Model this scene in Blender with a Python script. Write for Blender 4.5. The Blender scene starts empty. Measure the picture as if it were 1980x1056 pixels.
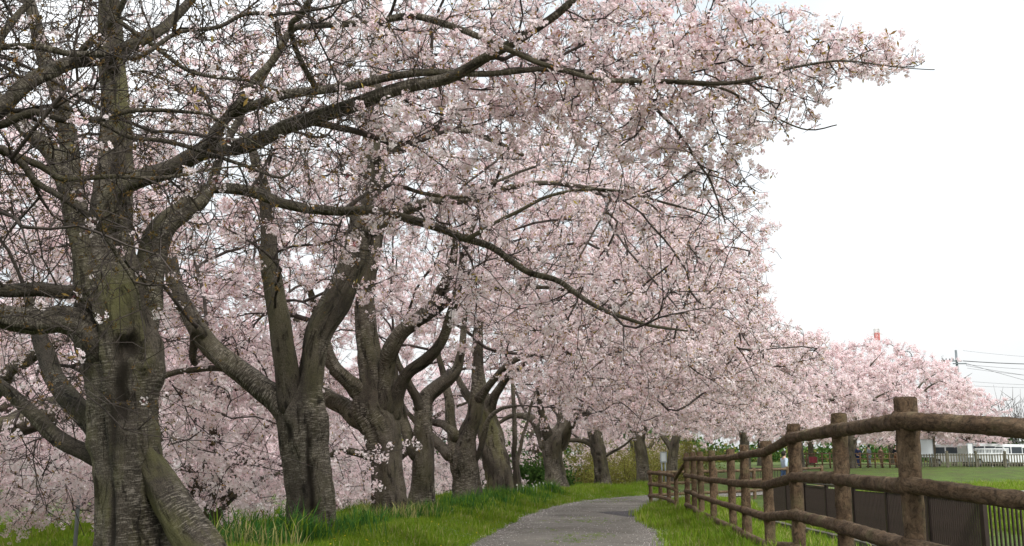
import bpy, bmesh, math, random
import numpy as np
from mathutils import Vector, noise as mnoise
random.seed(7)
RNG = np.random.default_rng(11)
S = bpy.context.scene
C = S.collection
R = math.radians

# ------------------------------------------------------------------ camera, sky, light, exposure
FPX, CX, CY = 1936.0, 990.0, 528.0          # photograph's focal length and centre in its own pixels
PITCH = math.atan(357.0 / FPX)
EYE = 1.4
cam_d = bpy.data.cameras.new('camera')
cam = bpy.data.objects.new('camera', cam_d); C.objects.link(cam)
cam.location = (0, 0, EYE); cam.rotation_euler = (R(90) + PITCH, 0, 0)
cam_d.sensor_width = 36.0; cam_d.lens = 36.0 * FPX / 1980.0
cam_d.clip_start = 0.05; cam_d.clip_end = 4000
S.camera = cam

SUN_EL, SUN_AZ = R(44), R(152)              # overcast, the brighter side of the sky lies behind and to the right
w = bpy.data.worlds.new('World'); S.world = w; w.use_nodes = True
nt = w.node_tree; nt.nodes.clear()
out = nt.nodes.new('ShaderNodeOutputWorld'); bg = nt.nodes.new('ShaderNodeBackground')
sky = nt.nodes.new('ShaderNodeTexSky'); sky.sky_type = 'NISHITA'; sky.sun_disc = False
sky.sun_elevation = SUN_EL; sky.sun_rotation = SUN_AZ
tc = nt.nodes.new('ShaderNodeTexCoord'); mp = nt.nodes.new('ShaderNodeMapping')
mp.inputs['Scale'].default_value = (1.0, 1.0, 4.5)
nz = nt.nodes.new('ShaderNodeTexNoise'); nz.inputs['Scale'].default_value = 1.3; nz.inputs['Detail'].default_value = 5; nz.inputs['Roughness'].default_value = .45
cr = nt.nodes.new('ShaderNodeValToRGB')
cr.color_ramp.elements[0].position = .36; cr.color_ramp.elements[0].color = (2.45, 2.66, 2.80, 1)
cr.color_ramp.elements[1].position = .62; cr.color_ramp.elements[1].color = (4.20, 4.25, 4.28, 1)
mx = nt.nodes.new('ShaderNodeMixRGB'); mx.inputs[0].default_value = .96
L = nt.links.new
L(tc.outputs['Generated'], mp.inputs['Vector']); L(mp.outputs[0], nz.inputs['Vector']); L(nz.outputs['Fac'], cr.inputs[0])
# an overcast sky grows brighter from the horizon to the zenith, all the way round
sx = nt.nodes.new('ShaderNodeSeparateXYZ'); mz = nt.nodes.new('ShaderNodeMath'); mz.operation = 'MAXIMUM'; mz.inputs[1].default_value = 0.0
ma = nt.nodes.new('ShaderNodeMath'); ma.operation = 'MULTIPLY_ADD'; ma.inputs[1].default_value = 2.0; ma.inputs[2].default_value = 1.0
vm = nt.nodes.new('ShaderNodeVectorMath'); vm.operation = 'SCALE'
L(tc.outputs['Generated'], sx.inputs[0]); L(sx.outputs['Z'], mz.inputs[0]); L(mz.outputs[0], ma.inputs[0])
L(sky.outputs[0], mx.inputs[1]); L(cr.outputs[0], mx.inputs[2]); L(mx.outputs[0], vm.inputs[0]); L(ma.outputs[0], vm.inputs['Scale']); L(vm.outputs[0], bg.inputs['Color'])
bg.inputs['Strength'].default_value = .1
L(bg.outputs[0], out.inputs['Surface'])
sl = bpy.data.lights.new('sun', 'SUN'); sl.energy = 1.5; sl.angle = R(18); sl.color = (1, .97, .93)
sun = bpy.data.objects.new('sun', sl); C.objects.link(sun)
sd = Vector((math.sin(SUN_AZ) * math.cos(SUN_EL), math.cos(SUN_AZ) * math.cos(SUN_EL), math.sin(SUN_EL)))
sun.rotation_euler = (-sd).to_track_quat('-Z', 'Y').to_euler()
S.view_settings.view_transform = 'Standard'; S.view_settings.look = 'None'
S.view_settings.exposure = 1.0; S.view_settings.gamma = 1.0; S.view_settings.use_curve_mapping = False
S.render.engine = 'CYCLES'
S.cycles.max_bounces = 8; S.cycles.diffuse_bounces = 6; S.cycles.transmission_bounces = 4; S.cycles.transparent_max_bounces = 4

# ------------------------------------------------------------------ helpers
ct, st_ = math.cos(PITCH), math.sin(PITCH)
def W(px, py, d):
    """point at ground distance d (world y) seen at a pixel of the photograph"""
    u, v = px - CX, CY - py
    Y = FPX * ct - v * st_
    k = d / Y
    return np.array((u * k, d, EYE + (v * ct + FPX * st_) * k))
def RW(wpx, py, d):
    return .5 * wpx * d / (FPX * ct - (CY - py) * st_)
def pix(p):
    """photograph pixel of world points (N,3)"""
    q = p - np.array((0, 0, EYE))
    dep = q[:, 1] * ct + q[:, 2] * st_
    up = -q[:, 1] * st_ + q[:, 2] * ct
    dep = np.where(np.abs(dep) < .05, .05, dep)
    return CX + FPX * q[:, 0] / dep, CY - FPX * up / dep, dep
def sstep(a, b, x):
    t = np.clip((np.asarray(x, float) - a) / (b - a), 0, 1)
    return t * t * (3 - 2 * t)

def tag(o, label=None, cat=None, group=None, kind=None):
    if label: o['label'] = label
    if cat: o['category'] = cat
    if group: o['group'] = group
    if kind: o['kind'] = kind
    return o
def empty(name, loc=(0, 0, 0), rz=0):
    o = bpy.data.objects.new(name, None); C.objects.link(o)
    o.location = tuple(loc); o.rotation_euler = (0, 0, rz); o.empty_display_size = .2
    return o
def link(name, me, mats, parent=None, kind=None):
    o = bpy.data.objects.new(name, me); C.objects.link(o)
    if parent: o.parent = parent
    for m in (mats if isinstance(mats, (list, tuple)) else [mats]):
        if m and m.name not in [x.name for x in me.materials if x]: me.materials.append(m)
    if kind: o['kind'] = kind
    return o
def np_mesh(name, V, F, smooth=True, mi=None, attrs=None):
    """V (n,3); F (m,4) or (m,3) int array, or a list of such arrays"""
    Fs = F if isinstance(F, list) else [F]
    Fs = [np.asarray(f, np.int32) for f in Fs if len(f)]
    me = bpy.data.meshes.new(name)
    nl = sum(f.size for f in Fs); npoly = sum(len(f) for f in Fs)
    me.vertices.add(len(V)); me.loops.add(nl); me.polygons.add(npoly)
    me.vertices.foreach_set('co', np.ascontiguousarray(V, np.float32).ravel())
    me.loops.foreach_set('vertex_index', np.concatenate([f.ravel() for f in Fs]))
    tot = np.concatenate([np.full(len(f), f.shape[1], np.int32) for f in Fs])
    me.polygons.foreach_set('loop_start', np.concatenate([[0], np.cumsum(tot)[:-1]]).astype(np.int32))
    me.polygons.foreach_set('loop_total', tot)
    if mi is not None: me.polygons.foreach_set('material_index', np.asarray(mi, np.int32))
    me.polygons.foreach_set('use_smooth', np.full(npoly, smooth))
    if attrs:
        for k, a in attrs.items():
            if a.ndim == 2:
                at = me.attributes.new(k, 'FLOAT_VECTOR', 'POINT'); at.data.foreach_set('vector', np.ascontiguousarray(a, np.float32).ravel())
            elif a.dtype.kind == 'i':
                at = me.attributes.new(k, 'INT', 'POINT'); at.data.foreach_set('value', a.astype(np.int32))
            else:
                at = me.attributes.new(k, 'FLOAT', 'POINT'); at.data.foreach_set('value', a.astype(np.float32))
    me.update(); me.validate()
    return me
class MB:
    """collects boxes, bars and tubes for one mesh"""
    def __init__(s): s.V = []; s.F = []; s.n = 0
    def add(s, V, F):
        s.V += [tuple(v) for v in V]; s.F += [tuple(i + s.n for i in f) for f in F]; s.n += len(V)
    def box(s, c, size, rz=0, tilt=None):
        x, y, z = [k / 2 for k in size]
        V = []
        for sx, sy, sz in ((-1,-1,-1),(1,-1,-1),(1,1,-1),(-1,1,-1),(-1,-1,1),(1,-1,1),(1,1,1),(-1,1,1)):
            p = Vector((sx * x, sy * y, sz * z))
            if rz: p.rotate(__import__('mathutils').Euler((0, 0, rz)))
            V.append((p.x + c[0], p.y + c[1], p.z + c[2]))
        s.add(V, [(3,2,1,0),(4,5,6,7),(0,1,5,4),(1,2,6,5),(2,3,7,6),(3,0,4,7)])
    def tube(s, pts, r, n=8, cap=True):
        pts = [Vector(p) for p in pts]
        rs = r if isinstance(r, (list, tuple)) else [r] * len(pts)
        t0 = (pts[-1] - pts[0]).normalized()
        ref = Vector((0, 0, 1)) if abs(t0.z) < .8 else Vector((1, 0, 0))
        V = []
        for i, p in enumerate(pts):
            t = (pts[min(i + 1, len(pts) - 1)] - pts[max(i - 1, 0)]).normalized()
            u = t.cross(ref).normalized(); v = t.cross(u)
            for k in range(n):
                a = 2 * math.pi * k / n
                V.append(p + (u * math.cos(a) + v * math.sin(a)) * rs[i])
        F = []
        for i in range(len(pts) - 1):
            for k in range(n):
                F.append((i * n + k, i * n + (k + 1) % n, (i + 1) * n + (k + 1) % n, (i + 1) * n + k))
        if cap: F += [tuple(range(n))[::-1], tuple((len(pts) - 1) * n + k for k in range(n))]
        s.add(V, F)
    def mesh(s, name, smooth=False):
        me = bpy.data.meshes.new(name); me.from_pydata(s.V, [], s.F)
        if smooth:
            for p in me.polygons: p.use_smooth = True
        me.update(); return me
    def build(s, name, mat, parent=None, smooth=False, kind=None, bevel=0):
        o = link(name, s.mesh(name, smooth), mat, parent, kind)
        if bevel:
            b = o.modifiers.new('bevel', 'BEVEL'); b.width = bevel; b.segments = 2
        return o

# ------------------------------------------------------------------ materials
def newmat(name, rough=.8, col=(.5, .5, .5)):
    m = bpy.data.materials.new(name); m.use_nodes = True
    b = m.node_tree.nodes['Principled BSDF']; b.inputs['Roughness'].default_value = rough
    b.inputs['Base Color'].default_value = (*col, 1)
    b.inputs['Specular IOR Level'].default_value = .25
    return m, m.node_tree, b
def ramp(nt, stops):
    r = nt.nodes.new('ShaderNodeValToRGB'); e = r.color_ramp.elements
    while len(e) < len(stops): e.new(.5)
    for k, (p, c) in enumerate(stops): e[k].position = p; e[k].color = (*c, 1) if len(c) == 3 else c
    return r
def noise_tex(nt, scale, vec=None, detail=4, rough=.55, mapscale=None, dist=0):
    n = nt.nodes.new('ShaderNodeTexNoise'); n.inputs['Scale'].default_value = scale; n.inputs['Detail'].default_value = detail
    n.inputs['Roughness'].default_value = rough; n.inputs['Distortion'].default_value = dist
    if vec is not None:
        if mapscale:
            m = nt.nodes.new('ShaderNodeMapping'); m.inputs['Scale'].default_value = mapscale
            nt.links.new(vec, m.inputs[0]); vec = m.outputs[0]
        nt.links.new(vec, n.inputs['Vector'])
    return n
def mixc(nt, f, a, b, mode='MIX'):
    m = nt.nodes.new('ShaderNodeMixRGB'); m.blend_type = mode
    for s, v in ((0, f), (1, a), (2, b)):
        if isinstance(v, (int, float)): m.inputs[s].default_value = v
        elif isinstance(v, tuple): m.inputs[s].default_value = (*v, 1)
        else: nt.links.new(v, m.inputs[s])
    return m.outputs[0]
def bump(nt, b, h, dist=.02, strength=1.0):
    n = nt.nodes.new('ShaderNodeBump'); n.inputs['Distance'].default_value = dist; n.inputs['Strength'].default_value = strength
    nt.links.new(h, n.inputs['Height']); nt.links.new(n.outputs[0], b.inputs['Normal'])
def coord(nt, which='Object'):
    return nt.nodes.new('ShaderNodeTexCoord').outputs[which]
def simple(name, col, rough=.7, var=.25, scale=6, metal=0):
    m, t, b = newmat(name, rough, col); b.inputs['Metallic'].default_value = metal
    n = noise_tex(t, scale, coord(t), 5, .6)
    r = ramp(t, [(.3, tuple(c * (1 - var) for c in col)), (.7, tuple(min(1, c * (1 + var)) for c in col))])
    t.links.new(n.outputs['Fac'], r.inputs[0]); t.links.new(r.outputs[0], b.inputs['Base Color'])
    return m

def bark_material(name, moss, pale):
    m, t, b = newmat(name, .88)
    at = t.nodes.new('ShaderNodeAttribute'); at.attribute_name = 'bk'; v = at.outputs['Vector']
    big = noise_tex(t, 2.2, v, 5, .6, (1, 1, .5))
    base = ramp(t, [(.3, (.036, .030, .023)), (.52, (.082, .069, .053)), (.72, (.15, .130, .102))])
    t.links.new(big.outputs['Fac'], base.inputs[0])
    # lenticels: short horizontal dashes round the stem
    len_ = noise_tex(t, 9, v, 5, .65, (1, 1, 7.0))
    lr = ramp(t, [(.50, (0, 0, 0)), (.60, (1, 1, 1))]); t.links.new(len_.outputs['Fac'], lr.inputs[0])
    msk = noise_tex(t, 1.5, v, 3, .5, (1, 1, .7)); mr = ramp(t, [(.44, (0, 0, 0)), (.6, (pale, pale, pale))]); t.links.new(msk.outputs['Fac'], mr.inputs[0])
    f = mixc(t, 1.0, lr.outputs[0], mr.outputs[0], 'MULTIPLY')
    c = mixc(t, f, base.outputs[0], (.30, .27, .225))
    # grain
    fine = noise_tex(t, 70, v, 5, .7, (1, 1, .6)); fr = ramp(t, [(.36, (.30, .28, .26)), (.60, (1.25, 1.22, 1.2))]); t.links.new(fine.outputs['Fac'], fr.inputs[0])
    c = mixc(t, .85, c, fr.outputs[0], 'MULTIPLY')
    # moss and algae
    ms = noise_tex(t, 1.9, v, 6, .65, (1, 1, .45)); msr = ramp(t, [(.46, (0, 0, 0)), (.62, (moss, moss, moss))]); t.links.new(ms.outputs['Fac'], msr.inputs[0])
    c = mixc(t, msr.outputs[0], c, (.15, .145, .05))
    # dark cracks
    vo = noise_tex(t, 6, v, 6, .65, (1.6, 1.6, .4), .6); vr = ramp(t, [(.36, (.16, .14, .12)), (.47, (1, 1, 1))]); t.links.new(vo.outputs['Fac'], vr.inputs[0])
    c = mixc(t, .9, c, vr.outputs[0], 'MULTIPLY')
    kn = t.nodes.new('ShaderNodeAttribute'); kn.attribute_name = 'rot_wood'
    c = mixc(t, kn.outputs['Fac'], c, (.028, .022, .016))
    t.links.new(c, b.inputs['Base Color'])
    h = mixc(t, .45, vo.outputs['Fac'], len_.outputs['Fac']); h = mixc(t, .35, h, fine.outputs['Fac'])
    bump(t, b, h, .045, 1.0)
    return m
M = {}
M['bark_mossy'] = bark_material('bark_mossy', .55, .8)
M['bark'] = bark_material('bark', .2, .95)
def twig_mat():
    m, t, b = newmat('twig_bark', .85)
    n = noise_tex(t, 9, coord(t), 5, .7)
    r = ramp(t, [(.35, (.03, .023, .02)), (.65, (.09, .072, .062))]); t.links.new(n.outputs['Fac'], r.inputs[0]); t.links.new(r.outputs[0], b.inputs['Base Color'])
    bump(t, b, n.outputs['Fac'], .01); return m
M['twig'] = twig_mat()
def petal_mat(name, a, b_, trans=.42):
    m = bpy.data.materials.new(name); m.use_nodes = True; t = m.node_tree; t.nodes.clear()
    o = t.nodes.new('ShaderNodeOutputMaterial'); mixs = t.nodes.new('ShaderNodeMixShader'); mixs.inputs[0].default_value = trans
    d = t.nodes.new('ShaderNodeBsdfDiffuse'); tr = t.nodes.new('ShaderNodeBsdfTranslucent')
    oi = t.nodes.new('ShaderNodeObjectInfo'); r = ramp(t, [(0, a), (.6, tuple((x + y) / 2 for x, y in zip(a, b_))), (1, b_)])
    t.links.new(oi.outputs['Random'], r.inputs[0])
    t.links.new(r.outputs[0], d.inputs[0]); t.links.new(r.outputs[0], tr.inputs[0])
    t.links.new(d.outputs[0], mixs.inputs[1]); t.links.new(tr.outputs[0], mixs.inputs[2]); t.links.new(mixs.outputs[0], o.inputs[0])
    return m
M['petal'] = petal_mat('petal', (.96, .895, .89), (.93, .75, .775), .36)
M['calyx'] = simple('calyx', (.30, .07, .08), .7)
M['bronze_leaf'] = petal_mat('bronze_leaf', (.30, .16, .06), (.38, .30, .08), .3)
M['bud'] = petal_mat('bud', (.12, .09, .035), (.20, .12, .05), .2)
M['blade'] = petal_mat('grass_blade', (.115, .225, .02), (.25, .325, .035), .3)
M['blade_dark'] = petal_mat('long_leaf', (.04, .12, .03), (.09, .20, .04), .25)
M['blade_straw'] = petal_mat('straw_blade', (.42, .36, .16), (.30, .32, .10), .3)
M['leaf_yellow'] = petal_mat('spring_leaf', (.26, .27, .06), (.20, .16, .06), .3)
M['leaf_dark'] = petal_mat('evergreen_leaf', (.035, .075, .02), (.07, .12, .03), .15)
M['white_petal'] = petal_mat('white_petal', (.85, .84, .78), (.8, .8, .7), .3)
M['yellow_petal'] = petal_mat('yellow_petal', (.8, .62, .05), (.75, .55, .03), .2)

def log_mat():
    m, t, b = newmat('log_concrete', .9)
    at = t.nodes.new('ShaderNodeAttribute'); at.attribute_name = 'bk'; v = at.outputs['Vector']
    n = noise_tex(t, 5, v, 6, .65); r = ramp(t, [(.3, (.065, .040, .024)), (.5, (.135, .088, .054)), (.72, (.22, .155, .10))]); t.links.new(n.outputs['Fac'], r.inputs[0])
    g = noise_tex(t, 30, v, 6, .8, (1, 1, .7), .9); gr = ramp(t, [(.36, (.22, .20, .18)), (.47, (.85, .84, .8)), (.60, (1.55, 1.5, 1.4))]); t.links.new(g.outputs['Fac'], gr.inputs[0])
    c = mixc(t, .85, r.outputs[0], gr.outputs[0], 'MULTIPLY')
    ms = noise_tex(t, 3, v, 5, .6); mr = ramp(t, [(.52, (0, 0, 0)), (.68, (.5, .5, .5))]); t.links.new(ms.outputs['Fac'], mr.inputs[0])
    c = mixc(t, mr.outputs[0], c, (.20, .185, .085))
    t.links.new(c, b.inputs['Base Color']); bump(t, b, g.outputs['Fac'], .045, 1); return m
M['log'] = log_mat()
def ground_mat():
    m, t, b = newmat('grassy_soil', .95)
    v = coord(t)
    n = noise_tex(t, .9, v, 8, .7); r = ramp(t, [(.32, (.10, .085, .04)), (.46, (.07, .10, .022)), (.62, (.10, .155, .026)), (.75, (.16, .18, .05))]); t.links.new(n.outputs['Fac'], r.inputs[0])
    f = noise_tex(t, 24, v, 6, .8); fr = ramp(t, [(.3, (.4, .4, .4)), (.66, (1.2, 1.2, 1.1))]); t.links.new(f.outputs['Fac'], fr.inputs[0])
    c = mixc(t, .8, r.outputs[0], fr.outputs[0], 'MULTIPLY'); t.links.new(c, b.inputs['Base Color']); bump(t, b, f.outputs['Fac'], .05); return m
M['ground'] = ground_mat()
def path_mat():
    m, t, b = newmat('worn_asphalt', .92)
    v = coord(t)
    n = noise_tex(t, .7, v, 6, .6); r = ramp(t, [(.3, (.125, .115, .10)), (.55, (.165, .153, .135)), (.75, (.205, .192, .17))]); t.links.new(n.outputs['Fac'], r.inputs[0])
    g = noise_tex(t, 55, v, 4, .8); gr = ramp(t, [(.33, (.45, .44, .43)), (.5, (.95, .95, .95)), (.68, (1.5, 1.48, 1.48))]); t.links.new(g.outputs['Fac'], gr.inputs[0])
    c = mixc(t, .8, r.outputs[0], gr.outputs[0], 'MULTIPLY')
    cr_ = noise_tex(t, 2.4, v, 7, .7, None, .8); cc = ramp(t, [(.485, (1, 1, 1)), (.5, (.55, .53, .5)), (.515, (1, 1, 1))]); t.links.new(cr_.outputs['Fac'], cc.inputs[0])
    c = mixc(t, .6, c, cc.outputs[0], 'MULTIPLY')
    st = noise_tex(t, .45, v, 7, .75, None, 1.2); sr = ramp(t, [(.40, (.74, .72, .68)), (.5, (1, 1, 1)), (.63, (1.12, 1.1, 1.05))]); t.links.new(st.outputs['Fac'], sr.inputs[0])
    c = mixc(t, .9, c, sr.outputs[0], 'MULTIPLY')
    t.links.new(c, b.inputs['Base Color']); bump(t, b, g.outputs['Fac'], .012); return m
M['path'] = path_mat()
M['patch'] = simple('fresh_asphalt', (.06, .055, .058), .85, .4, 40)
M['dark_metal'] = simple('dark_brown_metal', (.036, .025, .021), .45, .2, 5)
M['bar_metal'] = simple('handrail_metal', (.24, .22, .215), .35, .15, 5)
M['concrete'] = simple('stained_concrete', (.10, .09, .072), .9, .45, 3)
M['old_wood'] = simple('weathered_wood', (.13, .12, .085), .85, .35, 3)
M['white'] = simple('white_paint', (.75, .77, .78), .45, .05, 2)
M['panel'] = simple('pale_panel', (.55, .58, .60), .5, .05, 2)
M['grey_metal'] = simple('galvanised_metal', (.30, .32, .34), .4, .1, 4)
M['black'] = simple('dark_rubber', (.02, .02, .022), .7)
M['glass'] = simple('dark_window', (.05, .06, .07), .1, .1)
M['pole_concrete'] = simple('pole_concrete', (.16, .18, .19), .8, .1, 3)
M['wire'] = simple('black_cable', (.05, .055, .06), .6)
M['red_paint'] = simple('faded_red_paint', (.75, .28, .26), .6, .1, 1)
M['pylon_white'] = simple('pylon_white', (.72, .68, .68), .6, .05, 1)
M['maroon'] = simple('maroon_cloth', (.18, .03, .04), .8)
M['teal'] = simple('teal_sheet', (.24, .55, .53), .5, .1, 2)
M['skin'] = simple('skin', (.52, .34, .26), .6, .05)

# ------------------------------------------------------------------ terrain
PC = np.array([(-.55, -12), (-.5, -4), (-.35, 2), (-.05, 6), (.35, 10.8), (.82, 15.7), (1.42, 20.8), (2.0, 25.3), (2.85, 29.8), (4.1, 33.8), (6.3, 37.6), (9.6, 41.5), (14.0, 45.5), (19.5, 50.5), (26, 56), (34, 62), (46, 69), (70, 78)], float)
def catmull(P, n):
    P = np.asarray(P, float); out_ = []
    for i in range(len(P) - 1):
        p0, p1, p2, p3 = P[max(i - 1, 0)], P[i], P[i + 1], P[min(i + 2, len(P) - 1)]
        m = n if isinstance(n, int) else max(2, int(np.linalg.norm(p2 - p1) / n) + 1)
        t = np.linspace(0, 1, m, endpoint=False)[:, None]
        out_.append(.5 * ((2 * p1) + (-p0 + p2) * t + (2 * p0 - 5 * p1 + 4 * p2 - p3) * t * t + (-p0 + 3 * p1 - 3 * p2 + p3) * t ** 3))
    out_.append(P[-1:]); return np.concatenate(out_)
CL = catmull(PC, .9)
def path_off(x, y):
    """signed distance to the path's centre line: right of it positive"""
    x = np.atleast_1d(np.asarray(x, float)); y = np.atleast_1d(np.asarray(y, float))
    best = np.full(x.shape, 1e9); sg = np.ones(x.shape)
    for a, b in zip(CL[:-1], CL[1:]):
        d = b - a; l2 = d @ d
        t = np.clip(((x - a[0]) * d[0] + (y - a[1]) * d[1]) / l2, 0, 1)
        ex, ey = x - a[0] - t * d[0], y - a[1] - t * d[1]
        dd = ex * ex + ey * ey; m = dd < best
        best = np.where(m, dd, best); sg = np.where(m, np.sign(ex * d[1] - ey * d[0]), sg)
    return np.sqrt(best) * np.where(sg == 0, 1, sg)
HW = 1.66
def hwr(y): return np.interp(y, [14.5, 18, 21, 25.5, 31, 40], [1.66, 1.58, 1.42, 1.12, 1.25, 1.5])   # the right edge comes in towards the bend
def height(x, y):
    x = np.atleast_1d(np.asarray(x, float)); y = np.atleast_1d(np.asarray(y, float))
    o = path_off(x, y)
    bank = .2 * sstep(-HW - .1, -HW - 1.3, o) - 1.7 * sstep(-5.2, -9.5, o) * (1 - sstep(9, 15, x))
    berm_y = np.interp(y, [0, 4.6, 6.4, 10.8, 12.7, 17, 26, 28, 33], [.0, .15, .36, .34, .22, .15, .10, -.05, -.02])
    right = berm_y * sstep(HW + .05, HW + .8, o) + (-.22 - berm_y) * sstep(3.0, 3.9, o)
    right = right - 1.3 * sstep(6.9, 8.6, x) * (1 - sstep(34, 44, y)) * sstep(4, 5, o)
    right = right + .22 * sstep(30, 44, y) * sstep(3.0, 3.9, o)
    far = .46 * sstep(58, 74, y) * sstep(6, 12, x)
    z = np.where(o < 0, bank, right) + far
    z = z + (np.abs(o) > HW + .2) * .03 * (np.sin(x * 2.1 + y * 1.3) * np.sin(y * 1.7 - x * .8))
    z = z - .02 * (np.abs(o) < HW + .12)
    return z
def h1(x, y): return float(height(x, y)[0])
def axis(lo, hi, step, far):
    a = list(np.arange(lo, hi + 1e-6, step)); s = step
    while a[-1] < far: s *= 1.35; a.append(a[-1] + s)
    s = step
    while a[0] > -far: s *= 1.35; a.insert(0, a[0] - s)
    return np.array(a)
ax, ay = axis(-14, 14, .28, 2500), axis(2, 60, .3, 2500)
gx, gy = np.meshgrid(ax, ay)
gz = height(gx.ravel(), gy.ravel()); nxg, nyg = len(ax), len(ay)
ii, jj = np.meshgrid(np.arange(nxg - 1), np.arange(nyg - 1)); k0 = (jj * nxg + ii).ravel()
link('ground', np_mesh('ground', np.stack([gx.ravel(), gy.ravel(), gz], 1), np.stack([k0, k0 + 1, k0 + nxg + 1, k0 + nxg], 1)), M['ground'], kind='structure')
# path: one sheet on the ground
CLf = catmull(PC, .35); tg = np.gradient(CLf, axis=0); tg /= np.linalg.norm(tg, axis=1)[:, None]; nr = np.stack([tg[:, 1], -tg[:, 0]], 1)
cols = np.linspace(-1, 1, 9); pv = []
for c in cols:
    jit = np.array([.07 * mnoise.noise(Vector((p[0] * 1.7, p[1] * 1.7, c * 9))) + .05 * mnoise.noise(Vector((p[0] * 6, p[1] * 6, c * 5))) for p in CLf]) * (abs(c) == 1)
    q = CLf + nr * (c * (HW if c < 0 else hwr(CLf[:, 1])) + jit * np.sign(c))[:, None]
    zz = np.where(abs(c) > .9, .004, .012) + .46 * sstep(58, 74, q[:, 1]) * sstep(6, 12, q[:, 0])
    pv.append(np.concatenate([q, (zz + 0 * q[:, 0])[:, None]], 1))
pv = np.stack(pv, 1); n1, n2 = pv.shape[:2]; a, b = np.meshgrid(np.arange(n2 - 1), np.arange(n1 - 1)); k0 = (b * n2 + a).ravel()
link('path', np_mesh('path', pv.reshape(-1, 3), np.stack([k0, k0 + 1, k0 + n2 + 1, k0 + n2], 1)), M['path'], kind='structure')
# a dark repair in the asphalt
pc = [W(x, y, 1) for x, y in ()]
def on_ground(px, py, z=0.0):
    a_ = W(px, py, 1.0) - np.array((0, 0, EYE)); k = (z - EYE) / a_[2]
    return np.array((0, 0, EYE)) + a_ * k
pp = [on_ground(x, y) for x, y in ((1158, 992), (1175, 990.5), (1200, 990), (1222, 988), (1238, 991), (1243, 996), (1232, 999), (1216, 1001), (1200, 998.5), (1188, 996.5), (1172, 994.5))]
me = bpy.data.meshes.new('asphalt_patch'); me.from_pydata([(p[0], p[1], .017) for p in pp], [], [tuple(range(len(pp)))[::-1]])
link('asphalt_patch', me, M['patch'], kind='structure')

# ------------------------------------------------------------------ scattering (geometry nodes put one small mesh on every point)
def scatter_group(name, srcs):
    g = bpy.data.node_groups.new(name, 'GeometryNodeTree')
    g.interface.new_socket('Geometry', in_out='INPUT', socket_type='NodeSocketGeometry')
    g.interface.new_socket('Geometry', in_out='OUTPUT', socket_type='NodeSocketGeometry')
    N = g.nodes.new; gi = N('NodeGroupInput'); go = N('NodeGroupOutput')
    ip = N('GeometryNodeInstanceOnPoints'); jn = N('GeometryNodeJoinGeometry')
    for s in srcs[::-1]:                       # the join node lists its inputs last to first
        oi = N('GeometryNodeObjectInfo'); oi.inputs['Object'].default_value = s; oi.transform_space = 'ORIGINAL'
        gt = N('GeometryNodeGeometryToInstance'); g.links.new(oi.outputs['Geometry'], gt.inputs[0]); g.links.new(gt.outputs[0], jn.inputs[0])
    def na(nm, ty):
        n = N('GeometryNodeInputNamedAttribute'); n.data_type = ty; n.inputs['Name'].default_value = nm
        return [o_ for o_ in n.outputs if o_.enabled and o_.name == 'Attribute'][0]
    g.links.new(gi.outputs[0], ip.inputs['Points']); g.links.new(jn.outputs[0], ip.inputs['Instance'])
    ip.inputs['Pick Instance'].default_value = True
    g.links.new(na('vid', 'INT'), ip.inputs['Instance Index'])
    er = N('FunctionNodeEulerToRotation'); g.links.new(na('rot', 'FLOAT_VECTOR'), er.inputs[0]); g.links.new(er.outputs[0], ip.inputs['Rotation'])
    g.links.new(na('scl', 'FLOAT'), ip.inputs['Scale'])
    g.links.new(ip.outputs[0], go.inputs[0])
    return g
def points_mesh(name, P, rot, scl, vid):
    me = bpy.data.meshes.new(name); me.vertices.add(len(P)); me.vertices.foreach_set('co', np.ascontiguousarray(P, np.float32).ravel())
    at = me.attributes.new('rot', 'FLOAT_VECTOR', 'POINT'); at.data.foreach_set('vector', np.ascontiguousarray(rot, np.float32).ravel())
    at = me.attributes.new('scl', 'FLOAT', 'POINT'); at.data.foreach_set('value', np.ascontiguousarray(scl, np.float32))
    at = me.attributes.new('vid', 'INT', 'POINT'); at.data.foreach_set('value', np.ascontiguousarray(vid, np.int32))
    return me
def scatter(name, me, group, parent=None, kind='stuff'):
    o = bpy.data.objects.new(name, me); C.objects.link(o)
    if parent: o.parent = parent
    m = o.modifiers.new('scatter', 'NODES'); m.node_group = group
    if kind: o['kind'] = kind
    return o
def src(name, V, F, mi, mats):
    me = bpy.data.meshes.new(name); me.from_pydata([tuple(v) for v in V], [], F)
    for m in mats: me.materials.append(m)
    me.polygons.foreach_set('material_index', mi); me.update()
    return bpy.data.objects.new(name, me)

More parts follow.
